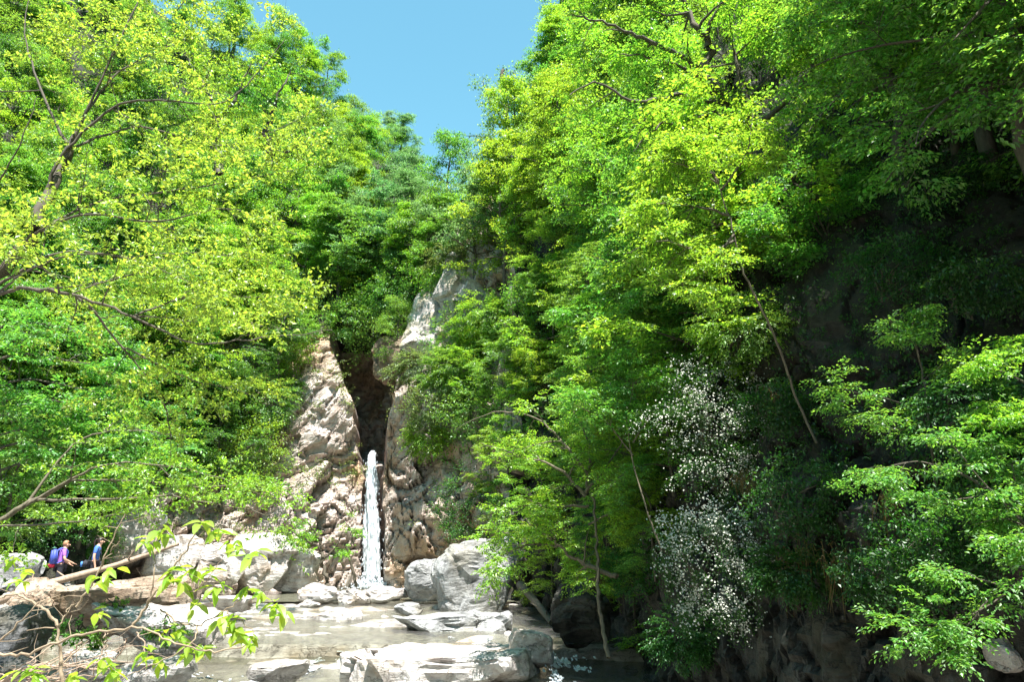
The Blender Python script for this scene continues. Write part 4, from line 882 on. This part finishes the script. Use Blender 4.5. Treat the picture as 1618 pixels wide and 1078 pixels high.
# undergrowth nobody could count, on the slopes
def undergrowth(name, label, mask, n, mat, L, spr, seed):
    rs = np.random.RandomState(seed); cand = np.where(mask)[0]; k = cand[rs.randint(0, len(cand), n)]
    O = TP[k] + rs.normal(0, .12, (n, 3)) + np.array([0, -.1, .05]); D = rs.normal(size=(n, 3)); D[:, 2] = np.abs(D[:, 2]) * .5; D[:, 1] -= .5
    sc_ = np.clip(O[:, 1] / 30, .35, 2)
    o = link(name, leaves_mesh(name, O, D, spr * sc_ * rs.uniform(.6, 1.3, n), 'loose', L, M[mat], seed, .1)); o['label'] = label; o['category'] = 'undergrowth'; o['kind'] = 'stuff'
infr = (TX > -150) & (TX < 1760) & (TY > -150) & (TY < 1150) & front
rockmask = np.array([any(inpoly(x, y, Rk) for Rk in ROCK) if f else False for x, y, f in zip(TX, TY, infr)])
undergrowth('undergrowth', 'low green growth covering the left slope', infr & ~rockmask & (aa < -.2) & (tt > 1.2), 4600, 'leaf_green', .19, 1.0, 71)
undergrowth('undergrowth', 'low green growth on the slopes round the notch and above the slot', infr & ~rockmask & (aa > -.2) & (aa < .1) & (tt > 1.4), 2600, 'leaf_green', .15, .9, 72)
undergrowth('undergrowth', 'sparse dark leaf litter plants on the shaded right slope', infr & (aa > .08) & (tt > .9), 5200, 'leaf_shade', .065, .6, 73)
undergrowth('ivy', 'scattered ivy and small plants in the cracks of the pale cliff', infr & rockmask & (tt > .8) & (fbm(TP * .35, 3, 5) > .25), 420, 'leaf_olive', .13, .55, 74)

# unseen trees added above the frame and beside the camera to shade the right bank
rs = np.random.RandomState(91)
SHADE_TREES = []
for k in range(120):
    a = rs.uniform(.75, 2.2); t = rs.uniform(1.6, 4.6); g = terr(np.array([a]), np.array([t]))[0]; x, y = proj(g + np.array([0, 0, 4.]));
    if x < 1618 + 4.6 * F / max(g[1], 3) and g[1] > 0: continue
    
    put_tree('canopy', 'leaf_green', tuple(g), rs.uniform(1.0, 1.35), rs.uniform(0, 6)); SHADE_TREES.append(TREES[-1][0].name)

# ------------------------------------------------------------------ sapling and driftwood close to the camera, lower left
def leaf_piece(seed):
    rs = np.random.RandomState(seed); V = []; Fc = []
    n = 6; w = .42
    for j in range(n + 1):
        t = j / n; ww = w * math.sin(math.pi * t ** .8) ** .9 * .5 * (1 + .12 * (j % 2)); z = -.25 * t * t
        V += [(t, ww, z + ww * .35), (t, 0, z), (t, -ww, z + ww * .35)]
    for j in range(n):
        for q in (0, 1): a = j * 3 + q; Fc.append((a, a + 1, a + 4, a + 3))
    return mesh_np('leaf', np.array(V), Fc, 4, M['leaf_lime'])
LP = [leaf_piece(k) for k in range(2)]
SBASE = pt(98, 1120, 3.3)
def near_plant(name, label, cat, base, branches, clusters, bark, seed, ls=.062):
    rs = np.random.RandomState(seed); root = thing(name, label, cat, base)
    for k, (pts, R0) in enumerate(branches):
        P = smooth_line([pt(*p) for p in pts], 5 * len(pts)) - base; P[1:-1] += rs.normal(0, .0035, (len(P) - 2, 3)); V, Fc = [], []
        tube(V, Fc, P, R0 * (1 - np.linspace(0, 1, len(P)) * .55), 7)
        for _ in range(3):       # twiglets
            i = rs.randint(2, len(P) - 1); d = rs.normal(size=3); d[2] = abs(d[2]) * .4; d[1] *= .4; d /= np.linalg.norm(d); tube(V, Fc, np.array([P[i], P[i] + d * .06, P[i] + d * .11 + rs.normal(0, .02, 3)]), [R0 * .3, R0 * .22, R0 * .12], 4)
        link('stem' if k == 0 else 'branch', mesh_np('branch', np.array(V), Fc, 4, M[bark], True), root)
    for (x, y, Y, nl) in clusters:
        c = pt(x, y, Y) - base; az0 = rs.uniform(0, 6.28)
        for j in range(nl):
            o = link('leaf', LP[rs.randint(2)], root, tuple(c + rs.normal(0, .012, 3))); s = ls * rs.uniform(.75, 1.4); o.scale = (s, s, s)
            o.rotation_euler = (rs.uniform(-.7, .7), rs.uniform(-.25, .9), az0 + j * 6.28 / nl + rs.uniform(-.4, .4))
    return root
Y = 3.3
near_plant('near_sapling', 'near leafy sapling with a thin brown stem fork in front of the boulders', 'sapling', SBASE,
    [([(100, 1130, Y), (97, 1060, Y), (93, 1020, Y), (92, 990, Y)], .011), ([(92, 990, Y), (75, 968, Y), (55, 955, Y), (27, 940, Y), (-5, 947, Y)], .007),
     ([(94, 992, Y), (104, 970, Y), (118, 950, Y)], .004), ([(-10, 1022, 3.2), (30, 985, 3.2), (62, 952, 3.2)], .005),
     ([(-20, 1031, 3.1), (28, 1036, 3.1), (77, 1019, 3.1), (124, 1003, 3.1), (173, 997, 3.1), (225, 994, 3.1), (280, 1018, 3.1), (340, 1031, 3.1), (388, 1020, 3.1)], .006),
     ([(210, 991, 3.2), (232, 954, 3.2), (266, 911, 3.2), (297, 864, 3.2), (309, 843, 3.2)], .006), ([(297, 864, 3.2), (340, 858, 3.2), (372, 850, 3.2)], .003),
     ([(232, 954, 3.2), (242, 930, 3.2), (243, 900, 3.2), (246, 840, 3.3)], .003), ([(253, 963, 3.2), (278, 982, 3.2), (312, 989, 3.2), (355, 966, 3.2), (385, 944, 3.2)], .0035),
     ([(120, 960, 3.3), (136, 938, 3.3), (158, 900, 3.3), (173, 864, 3.3), (198, 812, 3.3)], .005), ([(160, 895, 3.3), (176, 872, 3.3), (190, 850, 3.3)], .003),
     ([(266, 911, 3.2), (300, 935, 3.2), (330, 915, 3.1), (352, 880, 3.1)], .0028), ([(312, 989, 3.2), (300, 1020, 3.1), (240, 1050, 3.1), (190, 1075, 3.1)], .003), ([(355, 966, 3.2), (390, 990, 3.2), (405, 1005, 3.2)], .0025),
     ([(173, 997, 3.1), (166, 1030, 3.1), (185, 1045, 3.1)], .003), ([(340, 960, 3.2), (300, 900, 3.3), (270, 880, 3.3)], .0025)],
    [(*c, 3.2, n) for c, n in [((230, 858), 6), ((262, 838), 6), ((320, 826), 8), ((345, 838), 7), ((372, 856), 7), ((395, 876), 7), ((270, 905), 7), ((285, 922), 6), ((333, 905), 8), ((345, 928), 8), ((392, 932), 8), ((412, 940), 6), ((435, 955), 8), ((448, 968), 6), ((300, 900), 6),
      ((355, 985), 8), ((375, 1000), 9), ((395, 1010), 9), ((368, 975), 6), ((312, 955), 6), ((300, 1030), 8), ((322, 1022), 7), ((245, 1045), 9), ((225, 1030), 7), ((262, 1000), 6), ((280, 1005), 6), ((180, 1062), 8), ((165, 1045), 6), ((155, 915), 6), ((180, 902), 5), ((160, 968), 5), ((246, 845), 5)]],
    'bark_pale', 71)
near_plant('driftwood_brush', 'tangle of dry brown twigs in the bottom corner', 'dead branches', pt(30, 1100, 3.6),
    [([(-30, 1100, 3.6), (30, 1060, 3.6), (90, 1050, 3.6), (170, 1062, 3.6)], .008)] + [([(-20 + 17 * k % 120, 1095 - 9 * k % 40, 3.5 + .04 * k), (40 + 13 * k % 90, 1050 + 7 * k % 30, 3.5), (100 + 23 * k % 120, 1010 + 19 * k % 60, 3.6)], .004) for k in range(11)] + [([(x0, y0, 3.6), ((x0 + x1) / 2 + 8, (y0 + y1) / 2 - 6, 3.6), (x1, y1, 3.6)], .004) for x0, y0, x1, y1 in ((130, 1015, 60, 1078), (200, 1010, 170, 1060), (215, 1000, 230, 1060), (165, 1000, 140, 1078), (40, 1036, 50, 1062))],
    [(20, 885, 3.4, 5), (35, 905, 3.4, 5), (28, 920, 3.4, 4), (55, 1062, 3.4, 7), (35, 1055, 3.4, 4), (120, 1072, 3.4, 6), (62, 1070, 3.4, 5)], 'drift', 73)

# fallen log lying across the bank and block
def log(name, label, pts, R0, R1, mat, seed):
    rs = np.random.RandomState(seed); P = smooth_line([pt(*p) for p in pts], 26); b = P[0].copy(); V, Fc = [], []
    tube(V, Fc, P - b, np.linspace(R0, R1, 26) * (1 + rs.normal(0, .05, 26)), 12); V.append(P[-1] - b); c0 = 25 * 12
    Fc3 = [(c0 + i, c0 + (i + 1) % 12, len(V) - 1, len(V) - 1) for i in range(12)]
    me = bpy.data.meshes.new(name); me.from_pydata([tuple(v) for v in V], [], Fc + [f[:3] for f in Fc3]); me.materials.append(M[mat]); me.update()
    me.polygons.foreach_set('use_smooth', np.full(len(me.polygons), True))
    root = thing(name, label, 'log', b, None, None); link('stem', me, root)
    V, Fc = [], []
    for k in range(4):
        i = rs.randint(4, 22); p = P[i] - b; d = rs.normal(size=3); d[2] = abs(d[2]); d /= np.linalg.norm(d); tube(V, Fc, np.array([p, p + d * .3, p + d * .45]), [.03, .02, .012], 5)
    link('branch_stub', mesh_np('branch_stub', np.array(V), Fc, 4, M[mat], True), root)
log('fallen_log', 'long bare fallen log slanting up across the block in front of the hikers', [(-60, 972, 20.4), (0, 950, 20.6), (62, 927, 21), (124, 910, 21.6), (185, 893, 22.3), (240, 874, 23), (282, 860, 23.6)], .125, .055, 'drift', 3)
log('dark_log', 'dark wet log leaning between the largest boulder and the right bank', [(822, 925, 29.5), (845, 950, 27.5), (872, 985, 25)], .16, .09, 'bark', 5)

# little railing up on the left rim
g = ground_at(462, 392); rb = pt(462, 396, g[1] - 1.5)
t = thing('railing', 'tiny pale handrail on the rim above the left cliff', 'railing', rb)
for nm, P, r in (('post', [(-.25, 0, -.6), (-.25, 0, .55)], .035), ('post', [(.25, 0, -.6), (.25, 0, .5)], .035), ('rail', [(-.4, 0, .52), (.4, 0, .46)], .03), ('rail', [(-.4, 0, .1), (.4, 0, .05)], .025)):
    V, Fc = [], []; tube(V, Fc, np.array(P, float), [r, r], 6); link(nm, mesh_np(nm, np.array(V), Fc, 4, M['bark_pale'], True), t)

# ------------------------------------------------------------------ the two hikers
M['skin'] = simple('skin', (.62, .36, .25), .55); M['purple'] = simple('purple_cotton', (.36, .13, .52), .8); M['blue'] = simple('blue_cotton', (.06, .16, .55), .8)
M['dark'] = simple('dark_cloth', (.025, .025, .035), .85); M['hair_fair'] = simple('fair_hair', (.34, .17, .09), .6); M['hair_dark'] = simple('dark_hair', (.03, .015, .012), .5)
M['pack'] = simple('blue_nylon', (.05, .08, .38), .6); M['red'] = simple('red_nylon', (.55, .02, .06), .6); M['bag'] = simple('light_blue_nylon', (.08, .25, .65), .6); M['mint'] = simple('green_cloth', (.05, .16, .10), .8)
def skin_mesh(verts, edges, radii, mat, root=0, sub=2):
    me = bpy.data.meshes.new('figure'); me.from_pydata(verts, edges, []); o = bpy.data.objects.new('figure_tmp', me); COL.objects.link(o)
    m = o.modifiers.new('s', 'SKIN'); o.modifiers.new('u', 'SUBSURF').levels = sub; o.modifiers[1].render_levels = sub
    for i, r in enumerate(radii):
        sv = me.skin_vertices[0].data[i]; sv.radius = r if isinstance(r, tuple) else (r, r); sv.use_root = (i == root)
    bpy.context.view_layer.update(); dg = bpy.context.evaluated_depsgraph_get(); nm = bpy.data.meshes.new_from_object(o.evaluated_get(dg)); bpy.data.objects.remove(o)
    nm.materials.clear(); nm.materials.append(mat); nm.polygons.foreach_set('use_smooth', np.full(len(nm.polygons), True)); return nm
def person(label, base, face, H, shirt, legs, hair, arms, stride, ponytail=False):
    """local frame: x right, y forward, feet at z 0; metres for H = 1.7"""
    k = H / 1.7; root = thing('person', label, 'person', base, None, None, math.atan2(face[1], face[0]) - math.pi / 2); root.scale = (k, k, k)
    v = [(0, 0, .95), (0, .0, 1.12), (0, .03, 1.32), (0, .05, 1.45), (0, .07, 1.53), (0, .10, 1.60), (0, .11, 1.68)]; r = [(.15, .11), (.13, .09), (.16, .10), (.09, .08), .052, (.078, .095), (.062, .07)]
    e = [(0, 1), (1, 2), (2, 3), (3, 4), (4, 5), (5, 6)]
    def add(p, rr, par): v.append(p); r.append(rr); e.append((par, len(v) - 1)); return len(v) - 1
    jl = {}
    for s in (-1, 1):
        sh = add((s * .18, .03, 1.42), .055, 3); el, wr = arms[0 if s < 0 else 1]
        E = add(el, .042, sh); Wr = add(wr, .03, E); d = Vector(wr) - Vector(el); d.normalize(); sx = Vector((s, 0, 0)) - d * d.x * s
        if sx.length < .1: sx = Vector((0, 1, 0))
        sx.normalize(); P = add(tuple(Vector(wr) + d * .07), (.036, .02), Wr); jl[s] = (sh, E, Wr)
        for q, (o_, ln) in enumerate(((-.03, .07), (-.01, .085), (.01, .08), (.03, .065))):
            b = add(tuple(Vector(wr) + d * .10 + sx * o_), .010, P); add(tuple(Vector(wr) + d * (.10 + ln) + sx * o_ + Vector((0, .02, 0))), .008, b)
        b = add(tuple(Vector(wr) + d * .05 - sx * .045), .011, P); add(tuple(Vector(wr) + d * .09 - sx * .06), .009, b)
        hp = add((s * .10, 0, .90), .095, 0); kn = add((s * .11, stride[0 if s < 0 else 1][0], .50), .065, hp); an = add((s * .11, stride[0 if s < 0 else 1][1], .09), .042, kn); add((s * .12, stride[0 if s < 0 else 1][1] + .15, .035), (.04, .03), an)
        jl[s] += (hp, kn, an)
    v = [tuple(q) for q in v]; link('body', skin_mesh(v, e, r, M['skin']), root)
    def sub(ids, scale_, mat, name, extra=None):
        m = {j: i for i, j in enumerate(ids)}; ee = [(m[a], m[b]) for a, b in e if a in m and b in m]
        vv = [v[j] for j in ids]; rr = [tuple(x * scale_ + .006 for x in (r[j] if isinstance(r[j], tuple) else (r[j], r[j]))) for j in ids]
        if extra: vv, rr, ee = extra(vv, rr, ee, m)
        link(name, skin_mesh(vv, ee, rr, mat), root)
    def sleeves(vv, rr, ee, m):
        for s in (-1, 1):
            a, b = Vector(v[jl[s][0]]), Vector(v[jl[s][1]]); vv.append(tuple(a + (b - a) * .72)); rr.append((.062, .06)); ee.append((m[jl[s][0]], len(vv) - 1))
        return vv, rr, ee
    sub([0, 1, 2, 3, jl[-1][0], jl[1][0]], 1.1, M[shirt], 'shirt', sleeves)
    sub([0, jl[-1][3], jl[1][3], jl[-1][4], jl[1][4], jl[-1][5], jl[1][5]], 1.15, M[legs], 'trousers')
    for s in (-1, 1):
        a = Vector(v[jl[s][5]]); link('shoe', skin_mesh([tuple(a + Vector((0, -.05, -.04))), tuple(a + Vector((0, .07, -.05))), tuple(a + Vector((0, .17, -.055)))], [(0, 1), (1, 2)], [(.05, .04), (.05, .035), (.04, .028)], M['dark'], 1), root)
    V, Fc = ICO[3]; V = V.copy(); V = V * np.array([.088, .105, .115]) + np.array([0, .085, 1.645]); V = V + .006 * fbm(V * 40, 2, 3)[:, None]
    front_ = (V[:, 1] > .135) & (V[:, 2] < 1.69); V[front_, 1] = .11 ; V[(V[:, 2] < 1.58), 2] = 1.58
    link('hair', mesh_np('hair', V, Fc, 3, M[hair], True), root)
    for s in (-1, 1): link('ear', mesh_np('ear', ICO[2][0] * np.array([.012, .02, .03]) + np.array([s * .085, .11, 1.61]), ICO[2][1], 3, M['skin'], True), root)
    link('nose', mesh_np('nose', ICO[2][0] * np.array([.013, .02, .022]) + np.array([0, .20, 1.605]), ICO[2][1], 3, M['skin'], True), root)
    for s in (-1, 1): link('eye', mesh_np('eye', ICO[2][0] * .011 + np.array([s * .03, .185, 1.63]), ICO[2][1], 3, M['hair_dark'], True), root)
    link('mouth', mesh_np('mouth', ICO[2][0] * np.array([.022, .008, .006]) + np.array([0, .188, 1.565]), ICO[2][1], 3, M['red'], True), root)
    if ponytail: link('ponytail', skin_mesh([(0, -.01, 1.70), (0, -.07, 1.66), (0, -.09, 1.55), (0, -.07, 1.46)], [(0, 1), (1, 2), (2, 3)], [.03, .035, .03, .015], M[hair], 1), root)
    return root
bA = pt(88, 941, 25); bA[2] -= .02
pa = person('hiker in a purple T-shirt and dark trousers walking away with a backpack', tuple(bA), (.78, .62), 1.66, 'purple', 'dark', 'hair_fair', (((-.27, .05, 1.16), (-.22, .25, 1.02)), ((.27, .06, 1.15), (.20, .28, 1.05))), ((.12, .16), (-.02, -.14)))
bB = pt(143, 938, 25.6)
pb = person('hiker in a blue T-shirt with dark tied hair looking towards the waterfall', tuple(bB), (.95, .3), 1.72, 'blue', 'dark', 'hair_dark', (((-.26, .02, 1.15), (-.25, .12, .92)), ((.25, .0, 1.14), (.25, .06, .88))), ((.0, .02), (.02, .0)), True)
def rbox(name, size, loc, mat, parent, bev=.04):
    bm = bmesh.new(); bmesh.ops.create_cube(bm, size=1)
    for v_ in bm.verts: v_.co = Vector((v_.co.x * size[0] * (1 - .12 * (v_.co.z > 0)), v_.co.y * size[1] * (1 - .3 * (v_.co.z > 0)), v_.co.z * size[2]))
    bmesh.ops.bevel(bm, geom=bm.edges[:], offset=bev, segments=3, affect='EDGES'); bmesh.ops.subdivide_edges(bm, edges=bm.edges[:], cuts=1)
    me = bpy.data.meshes.new(name); bm.to_mesh(me); bm.free(); me.materials.append(M[mat]); me.polygons.foreach_set('use_smooth', np.full(len(me.polygons), True)); return link(name, me, parent, loc)
def carried(name, label, cat, P, off):
    b = P.matrix_basis @ Vector(off); o = thing(name, label, cat, tuple(b)); o.rotation_euler = P.rotation_euler; return o
bpy.context.view_layer.update()
bp_ = carried('backpack', 'blue backpack with a red bottom and green bundle worn by the hiker in purple', 'backpack', pa, (0, -.19, 1.0))
rbox('pack_body', (.34, .22, .50), (0, -.03, .22), 'pack', bp_); rbox('bottom_pocket', (.33, .25, .17), (0, -.045, -.02), 'red', bp_, .05); rbox('side_pocket', (.06, .14, .2), (-.19, -.02, .1), 'dark', bp_, .02); rbox('rolled_cloth', (.26, .14, .12), (0, -.05, .50), 'mint', bp_, .05)
for s in (-1, 1):
    V, Fc = [], []; tube(V, Fc, smooth_line([(s * .12, .06, .42), (s * .13, .19, .50), (s * .13, .33, .38), (s * .14, .28, .15), (s * .14, .06, .02)], 16), [.02] * 16, 6); link('strap', mesh_np('strap', np.array(V), Fc, 4, M['pack'], True), bp_)
bg_ = carried('shoulder_bag', 'black and light blue bag hanging at the back of the hiker in blue', 'bag', pb, (-.05, -.26, .92))
rbox('bag_body', (.28, .16, .24), (0, -.02, 0), 'dark', bg_); rbox('bag_pocket', (.18, .06, .18), (.03, -.12, -.01), 'bag', bg_, .02)
V, Fc = [], []; tube(V, Fc, smooth_line([(-.1, .04, .1), (-.10, .12, .35), (.1, .28, .54), (.18, .44, .35), (.12, .40, .1), (.1, .05, .1)], 20), [.014] * 20, 5); link('strap', mesh_np('strap', np.array(V), Fc, 4, M['dark'], True), bg_)

# ------------------------------------------------------------------ names and labels of the many
LM = [('the slot above the waterfall', 600, 560), ('the largest boulder', 760, 900), ('the notch of blue sky', 715, 255), ('the grey outcrop', 690, 480), ('the upper pale outcrop', 830, 400), ('the white blossom', 1120, 760),
      ('the two hikers', 110, 880), ('the dark leaning trunk', 1140, 150), ('the black twisted trunk', 345, 220), ('the big bough at left', 250, 440), ('the dark hollow', 1400, 420), ('the waterfall foot', 590, 920), ('the sky at top', 600, 20), ('the snaking stem', 1180, 440), ('the picture corner at left', 0, 60), ('the picture corner at right', 1618, 40)]
ORD = ['nearest', 'second', 'third', 'fourth', 'fifth', 'sixth', 'seventh', 'eighth', 'ninth', 'tenth', 'eleventh', 'twelfth', 'thirteenth', 'fourteenth', 'fifteenth', 'sixteenth', 'seventeenth', 'eighteenth', 'nineteenth', 'twentieth']
TONE = {'leaf_lime': 'lime green', 'leaf_yellow': 'yellow-green', 'leaf_green': 'mid green', 'leaf_deep': 'deep green', 'leaf_blue': 'bluish green', 'leaf_olive': 'olive green', 'leaf_shade': 'dark green'}
SHAPE = {'broadA': 'broad layered', 'broadB': 'tall layered', 'looseA': 'loose leafy', 'looseB': 'rounded loose', 'tall': 'tall narrow', 'bush': 'low bushy', 'bushfan': 'low layered', 'sparse': 'thin', 'nearfan': 'fine layered', 'nearloose': 'fine loose', 'canopy': 'wide canopy'}
buckets = {}
for tup in TREES:
    root, key, mat, x, y, Yd, H = tup
    small = key in ('bush', 'bushfan'); root['category'] = 'shrub' if small else 'tree'
    if root.name in SHADE_TREES or not (-60 < x < 1680 and -90 < y < 1120):
        root['label'] = TONE[mat] + ' ' + SHAPE[key] + ' tree on the slope ' + ('behind the viewpoint' if Yd < 0 else 'just past the ' + ('right' if x > 809 else 'left') + ' edge of the picture'); root['group'] = 'trees past the edge of the picture'; continue  # also labels the unseen trees added to cast shade
    d, nm, lx, ly = min((math.hypot(x - lx, y - ly), nm, lx, ly) for nm, lx, ly in LM)
    side = ('above' if y < ly - 25 else 'below' if y > ly + 25 else '') ; hz = 'to the left of' if x < lx - 25 else 'to the right of' if x > lx + 25 else ''
    rel = (side + (' and ' if side and hz else '') + hz).replace('to the ', '').replace(' of', ' of') or 'at'
    buckets.setdefault((SHAPE[key] + ' ' + TONE[mat], rel, nm), []).append((d, root)); root['group'] = 'trees and shrubs covering the ravine sides'
    root.name = 'broadleaf_shrub' if small else 'broadleaf_tree'
for (desc, rel, nm), L_ in buckets.items():
    L_.sort(key=lambda q: q[0])
    for k, (d, root) in enumerate(L_):
        root['label'] = (desc + ' ' + root['category'] + ' ' + rel + ' ' + nm) if len(L_) == 1 else (ORD[min(k, 19)] + ' ' + desc + ' ' + root['category'] + ' ' + rel + ' ' + nm)
stones = [o for o in S.objects if o.name.split('.')[0] == 'stone']; BO = [o for o in S.objects if o.get('category') == 'boulder']; bk = {}
for o in stones:
    b = min(BO, key=lambda q: (q.location - o.location).length); v = o.location - b.location; d = ('behind' if v.y > 0 else 'before') if abs(v.y) > abs(v.x) else ('right of' if v.x > 0 else 'left of')
    sz = 'tiny' if o.scale.x < .18 else 'small' if o.scale.x < .3 else 'fist-shaped' if o.scale.x < .38 else 'chunky'
    bk.setdefault((sz, d, b.name), []).append((v.length, o, ' '.join(b['label'].split()[:8])))
for (sz, d, _), L_ in bk.items():
    L_.sort(key=lambda q: q[0])
    for k, (_, o, bl) in enumerate(L_): o['label'] = ORD[min(k, 19)] + ' ' + sz + ' stone ' + d + ' the ' + bl
print('TRIS', sum(len(m.polygons) for m in bpy.data.meshes), 'objs', len(S.objects), 'trees', len(TREES))
